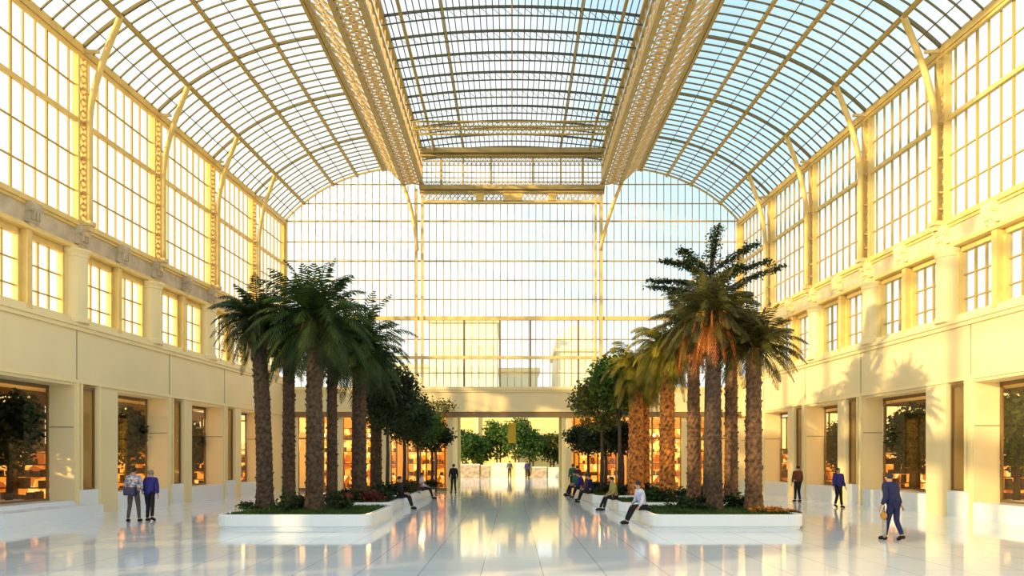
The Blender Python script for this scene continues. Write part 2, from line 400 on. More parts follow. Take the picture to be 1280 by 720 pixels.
    g.bar(wp(side,-.12,NB[0],EAVE+.16), wp(side,-.12,FAR,EAVE+.16), .14, .12)
    struct('trim', g, M['gold'], 'gold eaves beam at the foot of the %s vault' % nm)
    # ---------------------------------------------------------------- vault
    TH = [0, 22.5, 49.5, 69, 88]
    for i in range(len(NB)-1):
        a, b = NB[i], NB[i+1]
        if b < 14: continue
        o = tag(bpy.data.objects.new('ceiling', None), 'curved glass roof bay on the %s' % nm, 'ceiling', None, 'structure'); COL.objects.link(o)
        ts = [k*6 for k in range(15)]+[89.9]
        g = MB()
        for k in range(len(ts)-1):
            n_ = Vector((0,0,.05)); g.quad(vault(side,ts[k],a)+n_, vault(side,ts[k],b)+n_, vault(side,ts[k+1],b)+n_, vault(side,ts[k+1],a)+n_)
        g.obj('pane', M['glassroof'], o)
        g = MB(); n = 9
        for j in range(n):
            d = a+(b-a)*j/n; t = .045
            for k in range(len(ts)-1): g.bar(vault(side,ts[k],d), vault(side,ts[k+1],d), t if j else .09, .06 if j else .12)
        for t in (11, 36, 59, 78): g.bar(vault(side,t,a), vault(side,t,b), .03, .03)
        g.obj('glazing_bars', M['roofbar'], o)
        g = MB()
        for t in TH[1:]: g.bar(vault(side,t,a)-Vector((0,0,.03)), vault(side,t,b)-Vector((0,0,.03)), .13, .16)
        g.obj('purlin', M['bar'], o)
    # ---------------------------------------------------------------- ornamental girder beside the lantern
    ZG0, XI, D0 = 19.15, 5.64, 12.0
    def V(x, d, z): return Vector((side*x, d, z))
    g = MB()
    for (x, z, w, h) in ((6.77,ZG0,.22,.16),(XI,ZG0,.24,.18),(6.77,ZG0+.3,.1,.1),(XI,ZG0+.32,.1,.1),(XI,20.3,.1,.1),(XI,21.2,.24,.24)):
        g.bar(V(x,D0,z), V(x,FAR,z), w, h)
    top = lambda d: vault(side, 89.9, d)
    g.bar(top(D0), top(FAR), .18, .2)
    o = struct('trim', g, M['bronze'], 'ornate gold girder along the %s of the roof lantern' % nm)
    g = MB(); d = D0
    while d < FAR-.2:
        t0 = top(d); t1 = top(min(d+.75, FAR)); bo = V(6.77, d, ZG0+.05); b1 = V(6.77, min(d+.75, FAR), ZG0+.05)
        g.bar(t0, b1, .10, .05); g.bar(t0*.5+bo*.5, t1*.5+b1*.5, .05, .05); g.bar(t1, bo, .05, .04); g.bar(t0, bo, .05, .05)
        m_ = (t0+b1)*.5; r = .17; ax = (t1-t0).normalized(); up = (t0-bo).normalized()
        ring = [m_+ax*r*math.cos(k*PI/5)+up*r*math.sin(k*PI/5) for k in range(11)]; g.tube(ring, .035, 5, False)
        d += .75
    g.obj('side_lattice', M['goldlat'], o)
    g = MB(); d = D0; s2 = 1
    while d < FAR-.3:
        g.bar(V(XI+.1,d,ZG0), V(6.68,min(d+.55,FAR),ZG0), .09, .05, (0,0,1)); g.bar(V(6.68,d,ZG0), V(XI+.1,min(d+.55,FAR),ZG0), .09, .05)
        for cx in (XI+.36, 6.4):
            ring = [V(cx+.15*math.cos(k*PI/4), d+.27+.15*math.sin(k*PI/4), ZG0-.02) for k in range(9)]; g.tube(ring, .035, 5, False)
        ring = [V((XI+6.77)/2+.1*math.cos(k*PI/4), d+.1*math.sin(k*PI/4), ZG0-.02) for k in range(9)]; g.tube(ring, .05, 5, False)
        d += .55
    g.obj('soffit_lattice', M['goldlat'], o)
    g = MB(); d = D0
    while d < FAR-.3:
        g.bar(V(XI,d,ZG0), V(XI,d,21.2), .05, .05); g.bar(V(XI,d,ZG0), V(XI,min(d+.8,FAR),20.3), .05, .04); g.bar(V(XI,min(d+.8,FAR),ZG0), V(XI,d,20.3), .05, .04); d += .8
    g.obj('inner_lattice', M['goldlat'], o)
    g = MB(); g.quad(V(XI+.06,D0,20.3), V(XI+.06,FAR,20.3), V(XI+.06,FAR,21.2), V(XI+.06,D0,21.2)); g.obj('pane', M['glassroof'], o)

# ------------------------------------------------------------------ lantern roof
def lz(x): return 21.2+.42*(1-(x/5.64)**2)
xs = [-5.64+11.28*k/12 for k in range(13)]
pur = [FAR-1.75*k for k in range(0, 19)]
o = tag(bpy.data.objects.new('ceiling', None), 'long glazed roof lantern over the middle of the hall', 'ceiling', None, 'structure'); COL.objects.link(o)
g = MB()
for k in range(12): g.quad((xs[k],12,lz(xs[k])+.06),(xs[k],FAR,lz(xs[k])+.06),(xs[k+1],FAR,lz(xs[k+1])+.06),(xs[k+1],12,lz(xs[k+1])+.06))
g.obj('pane', M['glassroof'], o)
g = MB(); n = 40
for k in range(1, n):
    x = -5.64+11.28*k/n; g.bar((x,12,lz(x)), (x,FAR,lz(x)), .04, .05)
g.obj('glazing_bars', M['lantbar'], o)
g = MB()
for i, d in enumerate(pur):
    for k in range(12): g.bar((xs[k],d,lz(xs[k])-.05),(xs[k+1],d,lz(xs[k+1])-.05), .07, .10)
    for k in range(12): g.bar((xs[k],d-.1,lz(xs[k])-.5),(xs[k+1],d-.1,lz(xs[k+1])-.5), .05, .05)
    for k in range(24):
        x = -5.64+11.28*k/24; x2 = x+.47
        g.bar((x,d,lz(x)-.05),(x2,d-.1,lz(x2)-.5), .018, .018)
g.obj('truss', M['lantbar'], o)
g = MB()
for (x, w) in ((-4.8,.13),(-3.0,.09),(0,.06),(3.0,.09),(4.8,.13)): g.bar((x,12,lz(x)-.12),(x,FAR,lz(x)-.12), w, .14)
g.obj('purlin', M['bar'], o)
# walkway truss across the lantern
g = MB()
for dd in (40.4, 41.0):
    for z in (20.95, 20.5): g.bar((-5.6,dd,z),(5.6,dd,z), .08, .08)
    for k in range(28): g.bar((-5.6+.4*k,dd,20.5),(-5.2+.4*k,dd,20.95), .03, .03); g.bar((-5.2+.4*k,dd,20.5),(-5.6+.4*k,dd,20.95), .03, .03)
struct('trim', g, M['bar'], 'lattice tie across the roof lantern')

# ------------------------------------------------------------------ far wall
def ftop(x):
    x = abs(x)
    if x < 5.64: return 18.85
    if x < 7.8: return 20.15 if x > 6.77 else 19.15
    lo, hi = 0.0, 1.0
    for _ in range(20):
        u = (lo+hi)/2
        if 14.3*(1-u)**2+11.9*2*u*(1-u)+7.9*u*u > x: lo = u
        else: hi = u
    return EAVE*(1-u)**2+19.6*2*u*(1-u)+20.15*u*u
WF = W(FAR); ZS = 6.45
w = setting('window', 'huge glazed end wall of the hall')
g = MB(); N = 60
for k in range(N):
    x0 = -WF+2*WF*k/N; x1 = x0+2*WF/N; g.quad((x0,FAR+.06,ZS),(x1,FAR+.06,ZS),(x1,FAR+.06,ftop(x1)),(x0,FAR+.06,ftop(x0)))
g.obj('pane', M['glassroof'], w)
g = MB(); x = -WF+.22
while x < WF:
    g.bar((x,FAR,ZS),(x,FAR,ftop(x)), .045, .06, (0,1,0)); x += .445
for z in (7.4,9.5,12.0,13.2,14.4,15.6,16.9,18.0,19.2):
    e = WF
    if z > EAVE:
        while ftop(e) < z: e -= .05
    for s in ((-e, e),) if z < 18.9 else ((-e,-6.8),(6.8,e)):
        g.bar((s[0],FAR-.02,z),(s[1],FAR-.02,z), .07, .055 if z not in (14.4,16.9) else .08)
g.obj('glazing_bars', M['bar'], w)
g = MB()
for z, h in ((10.8,.24),(8.35,.18)): g.bar((-WF,FAR-.1,z),(WF,FAR-.1,z), .16, h)
for z, h in ((9.6,.0),): pass
g.obj('transom', M['gold'], w)
g = MB()
for x in (-9.6,-3.0,-.75,1.15,4.15,9.6): g.bar((x,FAR-.06,ZS),(x,FAR-.06,10.8), .10, .12, (0,1,0))
g.obj('mullion', M['frame'], w)
for s in (-1, 1):
    cx = s*(5.8 if s < 0 else 5.38)
    g = MB(); g.bar((cx-.16,FAR-.15,ZS),(cx-.16,FAR-.15,18.85), .13, .2, (0,1,0)); g.bar((cx+.2,FAR-.15,ZS),(cx+.2,FAR-.15,18.85), .16, .2, (0,1,0))
    o = struct('trim', g, M['gold'], 'paired gold posts on the glazed end wall')
    pts = []
    for k in range(13):
        t = k/12; pts.append(Vector((s*6.8,FAR-.3,19.1))*(1-t)**2+Vector((s*6.1,FAR-.3,17.6))*2*t*(1-t)+Vector((cx+s*.1,FAR-.3,15.0))*t*t)
    g = MB(); g.tube(pts, .11, 8); g.obj('curved_brace', M['gold'], o, smooth=True)
    g = MB(); g.bar((s*(WF-.15),FAR-.15,ZS),(s*(WF-.15),FAR-.15,EAVE), .22, .25, (0,1,0)); struct('trim', g, M['gold'], 'gold corner post of the end wall')
# arched edge of the end wall
for s in (-1, 1):
    g = MB(); pts = [vault(s, t, FAR-.1) for t in range(0, 91, 6)]
    for k in range(len(pts)-1): g.bar(pts[k], pts[k+1], .09, .09)
    struct('trim', g, M['bar'], 'arched rim where the vault meets the end wall')
# beams, frieze and lantern end
g = MB()
for (z, h, t) in ((18.87,.26,.35),(18.62,.08,.2),(21.15,.30,.35),(20.88,.08,.2)): g.box(-5.75,5.75,FAR-t-.2,FAR,z-h/2,z+h/2)
o = struct('trim', g, M['bronze'], 'gold cross beams closing the end of the roof lantern')
g = MB(); g.quad((-5.6,FAR+.02,18.9),(5.6,FAR+.02,18.9),(5.6,FAR+.02,21.1),(-5.6,FAR+.02,21.1)); g.obj('pane', M['glassroof'], o)
g = MB()
for z in (19.35,19.6,19.95,20.4,20.65): g.bar((-5.6,FAR-.05,z),(5.6,FAR-.05,z), .05, .05)
for k in range(41): x = -5.6+.28*k; g.bar((x,FAR-.05,19),(x,FAR-.05,21), .035, .04)
for x in (-4.4,-3.05,-1.3,1.3,3.05,4.4): g.bar((x,FAR-.1,19),(x,FAR-.1,21), .12, .1)
k = -5.6
while k < 5.5:
    for (z0, z1) in ((20.4,20.9),(19.0,19.35)): g.bar((k,FAR-.1,z0),(k+.28,FAR-.1,z1), .03, .03); g.bar((k+.28,FAR-.1,z0),(k,FAR-.1,z1), .03, .03)
    k += .28
g.obj('lattice', M['bar'], o)
g = MB()
g.box(-5.6,5.6,FAR-.3,FAR-.2,17.98,18.1)
for (a, b) in ((-2.25,-1.75),(-.55,.65),(2.25,2.75)): g.box(a,b,FAR-.3,FAR-.2,18.05,18.75)
o = struct('trim', g, M['gold'], 'lacework frieze under the end beam')
g = MB(); x = -5.5
while x < 5.4:
    for zz in (18.23, 18.55):
        ring = [(x+.15+.13*math.cos(k*PI/4), FAR-.26, zz+.13*math.sin(k*PI/4)) for k in range(9)]; g.tube(ring, .028, 5, False)
    g.bar((x,FAR-.26,18.1),(x+.3,FAR-.26,18.7), .03,.03); x += .3
g.obj('scrollwork', M['frieze'], o)
# masonry parapet and ground storey
CL, CR = -3.72, 3.38
g = MB(); g.box(-WF-1,WF+1,FAR-.25,FAR+.45,5.0,6.3)
g.box(CL-.35,CL-.0,FAR-.15,FAR+.35,0,5.0); g.box(CR,CR+.35,FAR-.15,FAR+.35,0,5.0)
for s in (-1, 1):
    for (a, b) in ((13.4,14.4),(10.6,11.3),(7.6,8.2)): g.box(min(s*a,s*b),max(s*a,s*b),FAR-.1,FAR+.35,0,5)
g.box(-WF-1,WF+1,FAR+.45,FAR+7,5.0,5.25)
struct('wall_far', g, M['cream'], 'cream parapet wall across the far end')
g = MB(); g.box(-WF,WF,FAR-.38,FAR+.2,6.3,6.5); g.box(-WF,WF,FAR-.32,FAR-.2,6.18,6.3)
g.box(-WF,WF,FAR-.36,FAR,4.95,5.05)
struct('trim', g, M['creamt'], 'cream coping on the far parapet')
g = MB(); g.box(-WF,WF,FAR-.3,FAR+.3,4.62,4.95); struct('trim', g, M['frame'], 'brown lintel over the far opening')
for s in (-1, 1):
    for (a, b) in ((3.9,7.6),(8.2,10.6),(11.3,13.4)):
        x0, x1 = (min(s*a,s*b), max(s*a,s*b)); w = setting('window', 'amber lit shop window at the far end')
        q = MB(); q.box(x0,x1,FAR+.1,FAR+.12,0,4.62); q.obj('pane', M['glassshop'], w)
        q = MB(); n = 4
        for k in range(n+1): q.bar((x0+(x1-x0)*k/n,FAR+.1,0),(x0+(x1-x0)*k/n,FAR+.1,4.62), .07,.1)
        q.bar((x0,FAR+.1,3.3),(x1,FAR+.1,3.3), .1,.1); q.bar((x0,FAR+.1,.1),(x1,FAR+.1,.1), .1,.2)
        q.obj('window_frame', M['frame'], w)
for s in (-1, 1):     # rooms either side of the far opening
    g = MB(); x0, x1 = (CR+.0, WF+6) if s > 0 else (-WF-6, CL)
    xi = CR+.35 if s > 0 else CL-.35
    g.box(min(xi, xi-.15*s), max(xi, xi-.15*s), FAR+.35, FAR+7, 0, 5); g.box(x0,x1,FAR+6.85,FAR+7,0,5)
    struct('wall_lobby_'+('right' if s > 0 else 'left'), g, M['creamt'], 'cream inner wall of the far lobby')
# ------------------------------------------------------------------ courtyard beyond the opening
g = MB(); g.box(-30,30,86,86.5,-.2,8.0); struct('wall_courtyard', g, M['yellowwall'], 'sunlit yellow courtyard wall beyond the opening')
g = MB()
for x in (-9.5,-4.2,1.2,6.4): g.box(x-.2,x+.2,85.7,86,0,8)
struct('trim', g, M['creamt'], 'pale piers on the courtyard wall')
def building(x, y, w, h, label, arch=False, nx=6, nz=5, name='office_building'):
    t = thing(name, (x,y,-.25), label, 'building')
    g = MB(); g.box(-w/2,w/2,0,14,0,h)
    if arch:
        g.tube([(0,.3,h-.4),(0,13.7,h-.4)], w*.36, 24)
    g.obj('wall', M['facade'], t)
    g = MB(); g.box(-w/2-.4,w/2+.4,-.5,14.5,h-.2,h+.5) if not arch else g.box(-w/2-.4,w/2+.4,-.5,14.5,h-2.6,h-2.2); g.obj('cornice', M['creamt'], t)
    for i in range(nx):
        for j in range(nz):
            q = MB(); cx = -w/2+w*(i+.5)/nx; cz = h-3.2-(h-8)*(j+.5)/nz
            q.box(cx-w/nx*.25,cx+w/nx*.25,-.05,.1,cz-.9,cz+.9); q.obj('window', M['facadewin'], t)
building(-7.6,112,10.5,23.6,'tall pale yellow block seen low through the end glass, left of middle')
building(1.2,125,6.5,17.5,'low pale block between the two taller ones outside', nx=4)
building(10.6,118,6.6,22.4,'pale yellow block with an arched roof seen through the end glass', True, 4)
building(-19,135,9,19.5,'pale block outside partly hidden by the left palms')

# ------------------------------------------------------------------ foliage makers
def leafcloud(mb, c, rx, ry, rz, n, size, r=rnd, shell=.55):
    for _ in range(n):
        while True:
            v = Vector((r.uniform(-1,1), r.uniform(-1,1), r.uniform(-1,1)))
            if .05 < v.length <= 1: break
        v = v.normalized()*(shell+(1-shell)*r.random())**1.0
        p = Vector(c)+Vector((v.x*rx, v.y*ry, v.z*rz))
        a = Vector((r.uniform(-1,1), r.uniform(-1,1), r.uniform(-.9,.5))).normalized()
        b = a.cross(Vector((r.uniform(-1,1), r.uniform(-1,1), r.uniform(-1,1)))).normalized()
        s = size*r.uniform(.6,1.3)
        mb.quad(p, p+a*s*.5+b*s*.28, p+a*s, p+a*s*.5-b*s*.28)
def frond(mb, az, el, L, lw, r, droop=1.0, nl=24, wl=.055):
    d = Vector((math.cos(az)*math.cos(el), math.sin(az)*math.cos(el), math.sin(el)))
    p = Vector((math.cos(az)*.08, math.sin(az)*.08, 0)); st = L/nl; pts = [p.copy()]; dirs = []
    for i in range(nl):
        t = i/nl; d = (d+Vector((0,0,-1))*(.045*droop*(1+1.6*t))*(24/nl)).normalized(); p = p+d*st; pts.append(p.copy()); dirs.append(d.copy())
    side = Vector((-math.sin(az), math.cos(az), 0))
    # stalk
    for i in range(nl):
        w = .022*(1-i/nl)+.006; mb.quad(pts[i]-side*w, pts[i]+side*w, pts[i+1]+side*w*.9, pts[i+1]-side*w*.9)
    for i in range(2, nl):
        t = i/nl; ll = lw*math.sin(PI*min(1,(t*.92+.1)))**.6*r.uniform(.8,1.1); d = dirs[i-1]; up = side.cross(d)
        for s in (-1, 1):
            q = (side*s*.8+d*.75-up*.0+Vector((0,0,-.32-.25*r.random()))).normalized()
            pm = pts[i]+q*ll*.5+up*.02; pe = pts[i]+q*ll+Vector((0,0,-.12*ll)); ww = d*wl*.5
            mb.quad(pts[i]-ww*.5, pts[i]+ww*.5, pm+ww, pm-ww); mb.tri(pm-ww, pm+ww, pe)
def crown_mesh(name, m, seed, nf=46, L=2.2, lw=.5, emin=-35, emax=80, droop=1.0):
    r = random.Random(seed); mb = MB()
    for k in range(nf):
        t = (k+.5)/nf; el = math.radians(emin+(emax-emin)*t**.85+r.uniform(-6,6)); az = k*2.39996+r.uniform(-.2,.2)
        frond(mb, az, el, L*r.uniform(.8,1.1)*(1-.12*t), lw, r, droop)
    return mb.mesh(name, m)
def skirt_mesh(name, m, seed, n=26, L=1.3):
    r = random.Random(seed); mb = MB()
    for k in range(n):
        frond(mb, k*2.39996, math.radians(r.uniform(-65,-15)), L*r.uniform(.6,1.1), .26, r, 1.5, 14, .05)
    for k in range(14):   # fruit stalks and fibre
        az = r.uniform(0,2*PI); mb.tube([(math.cos(az)*.1,math.sin(az)*.1,.1),(math.cos(az)*.5,math.sin(az)*.5,.1),(math.cos(az)*.65,math.sin(az)*.65,-.5)], .03, 5)
    return mb.mesh(name, m)
def trunk_mesh(name, h, r0, r1, m, seed, lean=0):
    r = random.Random(seed); mb = MB(); seg = 18; rings = int(h/.085); base = 0
    for i in range(rings+1):
        z = h*i/rings; t = i/rings; rad = r0+(r1-r0)*t+.35*r0*math.exp(-z/.25)*.8
        if t > .88: rad *= 1+1.6*(t-.88)
        for k in range(seg):
            a = 2*PI*(k+.5*(i % 2))/seg; q = rad*(1+(.10 if (k+(i//2)) % 2 else -.03)*(1 if i % 2 else .3)+r.uniform(-.02,.02))
            mb.v.append((q*math.cos(a)+lean*t*t, q*math.sin(a), z))
    for i in range(rings):
        for k in range(seg):
            k2 = (k+1) % seg; mb.face((i*seg+k, i*seg+k2, (i+1)*seg+k2, (i+1)*seg+k))
    mb.face(tuple(rings*seg+k for k in range(seg)))
    # cut frond bases: little stubs
    for i in range(int(h*9)):
        z = r.uniform(.3, h); a = r.uniform(0, 2*PI); t = z/h; rad = r0+(r1-r0)*t; c = Vector((rad*math.cos(a)+lean*t*t, rad*math.sin(a), z))
        mb.bar(c, c+Vector((math.cos(a)*.05, math.sin(a)*.05, .07)), .09, .03)
    return mb.mesh(name, m)
CR_ = {}
def crown(kind, v):
    key = (kind, v)
    if key not in CR_:
        spec = {'dark': ('palmdark',80,2.0,.42,-45,82,1.05), 'green': ('palmgreen',84,2.35,.5,-45,84,.95), 'olive': ('palmolive',74,2.0,.45,-45,86,.9),
                'yellow': ('palmyellow',66,1.9,.5,-55,75,1.3), 'spike': ('palmolive',62,2.0,.45,-20,88,.95)}[kind]
        CR_[key] = crown_mesh('crown', M[spec[0]], 11*v+hash(kind[0]) % 1 + len(kind), *spec[1:])
    return CR_[key]
SK = {'orange': skirt_mesh('dry_fronds', M['deadfrond'], 3), 'brown': skirt_mesh('dry_fronds', M['drybrown'], 4), 'long': skirt_mesh('dry_fronds', M['deadfrond'], 9, 30, 2.0)}
def at(px, d): return (px-640)*d/F
SOIL = .40
def palm(px, d, ytop, rpx, kind, skirt, bark, label, cs=1.0, v=1, sk=1.0, lean=0, rz=0):
    h = H+(573-ytop)*d/F-SOIL
    t = thing('palm_tree', (at(px,d), d, SOIL), label, 'palm tree', 'palms standing in the white planters')
    r0 = rpx*d/F
    link('trunk', trunk_mesh('trunk', h, r0, r0*.86, M[bark], int(px), lean), t)
    c = link('crown', crown(kind, v), t); c.location = (lean,0,h); c.scale = (cs,cs,cs); c.rotation_euler = (0,0,rz)
    s = link('dry_fronds', SK[skirt], t); s.location = (lean,0,h-.05); s.scale = (sk,sk,sk); s.rotation_euler = (0,0,rz+1)
    return t
# left group
palm(331,23.6,402,9.8,'dark','brown','bark','dark date palm nearest the left wall, front left corner of the left planter',.90,1,.7,lean=-.25)
palm(393,23.2,402,10.3,'green','brown','bark','tall full green palm, second trunk in front of the left planter',1.08,1,.8,rz=.6)
palm(361,27.0,430,7.6,'dark','brown','bark','slim dark palm behind and between the two front left palms',.8,2,.9)
palm(415,27.6,432,6.5,'green','brown','bark','slim palm just behind the tall green palm on the left',.75,2,.8)
palm(449,28.2,436,9.0,'green','brown','bark','stout green palm furthest right of the left palm clump',1.12,3,.8,rz=2)
palm(470,34.5,462,7,'dark','brown','bark','small dark palm rising behind the left broadleaf trees',.8,1,.8)
# right group
palm(942,23.4,436,10,'spike','orange','barkbrown','thick trunked palm at the right end of the right planter, crown lowest',.95,1,.55,rz=.5)
palm(893,23.2,394,9.2,'spike','long','bark','tallest front palm of the right planter with rusty hanging fronds',.95,1,1.0,lean=-.05)
palm(867,27.0,408,8,'olive','long','barkbrown','red brown palm trunk behind the tallest front palm on the right',.95,2,1.05)
palm(914,27.2,415,8,'olive','orange','barkbrown','slim palm between the two thick front trunks on the right',.75,1,.9,rz=2)
palm(834,29.2,436,9.6,'yellow','orange','barksunlit','sunlit palm with bright orange trunk and yellow green crown',1.12,1,.8)
palm(795,32.0,458,9.5,'yellow','orange','barksunlit','palm with sun-tinted orange trunk furthest from the right wall, crown half brown',1.1,2,.9,rz=1)
palm(806,34.0,470,6,'yellow','orange','barksunlit','thin palm with sun-tinted orange trunk close behind the orange trunked palm',.95,1,.9)

# ------------------------------------------------------------------ broadleaf trees
def tree_mesh(seed, h, rx, rz, n, size, nb=7, stem=.12, multi=1):
    r = random.Random(seed); tr = MB(); lf = MB()
    tops = []
    for q in range(multi):
        bx = (q-(multi-1)/2)*.35
        tr.tube([(bx,0,0),(bx*1.1+.03,.02,h*.3),(bx*1.2,0,h*.55)], [stem,stem*.8,stem*.6], 8)
        tops.append((bx*1.2, h*.5))
    for k in range(nb):
        a = k*2.4+r.uniform(-.3,.3); e = r.uniform(.25,.95); tx = tops[k % multi]
        p = Vector((math.cos(a)*rx*.62*math.cos(e), math.sin(a)*rx*.62*math.cos(e), h-rz+rz*.75*math.sin(e)*r.uniform(-.3,1)))
        tr.tube([(tx[0],0,tx[1]), (tx[0]*.5+p.x*.5, p.y*.5, (tx[1]+p.z)*.5), tuple(p)], [stem*.5,stem*.3,.02], 6)
        leafcloud(lf, p, rx*.52, rx*.52, rz*.42, n//nb, size, r, .35)
    leafcloud(lf, (0,0,h-rz), rx*.9, rx*.9, rz*.9, n//2, size, r, .5)
    return tr, lf
TM = {}
def broad(name, px, d, base_z, h, rx, rz, leaf, label, seed, n=2600, size=.2, multi=1, group=None, stem=.1):
    tr, lf = tree_mesh(seed, h, rx, rz, n, size, multi=multi, stem=stem)
    t = thing(name, (at(px,d), d, base_z), label, 'tree', group)
    tr.obj('trunk', M['treebark'], t, smooth=True); lf.obj('foliage', M[leaf], t)
    return t
G2 = 'broadleaf trees in the planters'
broad('ficus_tree', 484,33.2,SOIL,6.1,1.8,1.8,'leafdark','dark rounded tree next to the left palms, tallest broadleaf on the left',1,3400,.2,group=G2)
broad('ficus_tree', 505,36,SOIL,5.4,1.8,1.6,'leafdark','dark dense tree second in the left broadleaf row',2,3200,.2,group=G2)
broad('ficus_tree', 522,38.6,SOIL,4.6,1.6,1.3,'leafgreen','greener round headed tree third in the left broadleaf row',3,3000,.18,group=G2)
broad('ficus_tree', 540,41,SOIL,4.0,1.3,1.1,'leafdark','small dark tree ending the left row by the far opening',4,2600,.18,group=G2)
broad('sparse_tree', 545,43.4,0,5.9,1.4,.8,'leafolive','thin airy tree with bare twigs against the far parapet',5,420,.16,group=G2,stem=.06)
broad('ficus_tree', 752,34.5,SOIL,6.1,1.7,1.7,'leafolive','olive green tree rising behind the right broadleaf row',6,3000,.2,group=G2)
broad('ficus_tree', 774,33,SOIL,6.8,1.6,1.7,'leafgreen','tall light green tree beside the orange trunked palm',7,3400,.2,group=G2)
broad('ficus_tree', 757,38,SOIL,4.0,1.4,1.2,'leafdark','dark round tree in the right row nearer the palms',8,3000,.18,group=G2)
broad('ficus_tree', 735,40.8,SOIL,3.9,1.35,1.15,'leafdark','dark round tree ending the right row by the far opening',9,3000,.18,group=G2)
broad('ficus_tree', 778,35.6,SOIL,3.7,1.1,1.0,'leafdark','low dark tree between the right row and the orange palms',10,2200,.18,group=G2)
# scraggy evergreen above the right palms
def scraggy():
    d = 26.2; t = thing('evergreen_tree', (at(884,d), d, SOIL), 'tall scraggy evergreen with loose dark boughs above the right palms', 'tree')
    r = random.Random(5); tr = MB(); lf = MB(); h = H+(573-292)*d/F-SOIL
    tr.tube([(0,0,0),(.05,0,h*.5),(.15,0,h*.85),(.35,0,h)], [.17,.13,.07,.02], 8)
    boughs = [(-2.0,348,350),(-1.7,330,335),(.3,286,325),(2.3,322,350),(-1.0,312,335),(1.9,300,335),(-1.6,372,370),(2.5,338,365),(1.2,330,350),(-.7,322,350),(1.5,372,385),(-2.1,362,362)]
    for (dx, y1, y0) in boughs:
        z1 = H+(573-y1)*d/F-SOIL; z0 = H+(573-y0)*d/F-SOIL-.25; yy = r.uniform(-.9,.9)
        pts = [Vector((.12,0,z0)), Vector((dx*.5,yy*.5,z0*.45+z1*.55+.1)), Vector((dx,yy,z1))]
        tr.tube(pts, [.05,.03,.01], 6)
        for k in range(13):
            f = .25+.75*k/12; p = pts[0]*(1-f)**2+pts[1]*2*f*(1-f)+pts[2]*f*f
            leafcloud(lf, p+Vector((0,0,-.02)), .34, .28, .10, 46, .11, r, .1)
    leafcloud(lf, (.15,0,h*.84), .45, .45, 1.0, 520, .12, r, .2)
    tr.obj('trunk', M['treebark'], t, smooth=True); lf.obj('foliage', M['palmdark'], t)
scraggy()

# ------------------------------------------------------------------ planters with grass, shrubs
def planter(x0, x1, y0, y1, label):
    t = thing('planter', ((x0+x1)/2, y0, 0), label, 'planter', 'white planters down the middle of the hall'); cx = (x0+x1)/2
    def ring(inset, r=.45):
        pts = []; a0, a1, b0, b1 = x0-cx+inset, x1-cx-inset, inset, y1-y0-inset; r = max(.05, r-inset)
        for (px, py, s) in ((a1-r,b0+r,-90),(a1-r,b1-r,0),(a0+r,b1-r,90),(a0+r,b0+r,180)):
            for k in range(7): a = math.radians(s+15*k); pts.append((px+r*math.cos(a), py+r*math.sin(a)))
        return pts
    g = MB(); prof = [(.06,0),(.06,.07),(0,.09),(0,.40),(.02,.43),(.16,.43),(.18,.41),(.18,.30)]; n = 28
    for (ins, z) in prof: g.v += [(p[0], p[1], z) for p in ring(ins)]
    for i in range(len(prof)-1):
        for k in range(n): g.face((i*n+k, i*n+(k+1) % n, (i+1)*n+(k+1) % n, (i+1)*n+k))
    g.obj('rim', M['white'], t)
    g = MB(); g.v += [(p[0], p[1], .36) for p in ring(.17)]; g.face(tuple(range(n))); g.obj('soil', M['soil'], t)
    # turf
    r = random.Random(int(y0*10)); g = MB(); area = (x1-x0)*(y1-y0); nb = int(min(9000, 420*area))
    for _ in range(nb):
        x = r.uniform(x0+.22, x1-.22); y = r.uniform(y0+.22, y1-.22); a = r.uniform(0, PI); s = r.uniform(.04,.13)
        dx, dy = math.cos(a)*.02, math.sin(a)*.02
        g.tri((x-dx,y-dy,.36),(x+dx,y+dy,.36),(x+r.uniform(-.05,.05),y+r.uniform(-.05,.05),.37+s))
    tag(g.obj('grass', M['grass']), 'short grass growing in the %s' % label, 'grass', None, 'stuff')
PL = [(-8.6,-4.1,20.7,25.2,'front left white planter'),(-8.7,-4.45,26.4,30.2,'second left white planter behind the front one'),(-8.8,-4.5,31.4,42.4,'long back left white planter'),
      (4.03,8.5,20.7,25.2,'front right white planter'),(3.95,8.6,26.4,30.2,'second right white planter behind the front one'),(3.55,8.7,31.4,42.4,'long back right white planter')]
for p in PL: planter(*p)
def shrub_mesh(seed, n=420, size=.12):
    r = random.Random(seed); g = MB()
    for k in range(5): leafcloud(g, (r.uniform(-.3,.3), r.uniform(-.2,.2), .22), .32, .3, .24, n//5, size, r, .3)
    for k in range(5): g.tube([(0,0,0),(r.uniform(-.3,.3),r.uniform(-.2,.2),.3)], .015, 5)
    return g
SHM = [shrub_mesh(k).mesh('shrub', M['leafdark']) for k in range(3)]
RFM = shrub_mesh(9, 300, .12).mesh('shrub', M['redflower'])
def shrub(px, d, s, label, kind=0, name='shrub', cat='shrub', m=None):
    o = link(name, m or SHM[kind % 3]); o.location = (at(px,d), d, .38); o.scale = (s,s,s*.9); o.rotation_euler = (0,0,px*.1)
    return tag(o, label, cat, 'low shrubs in the planters')
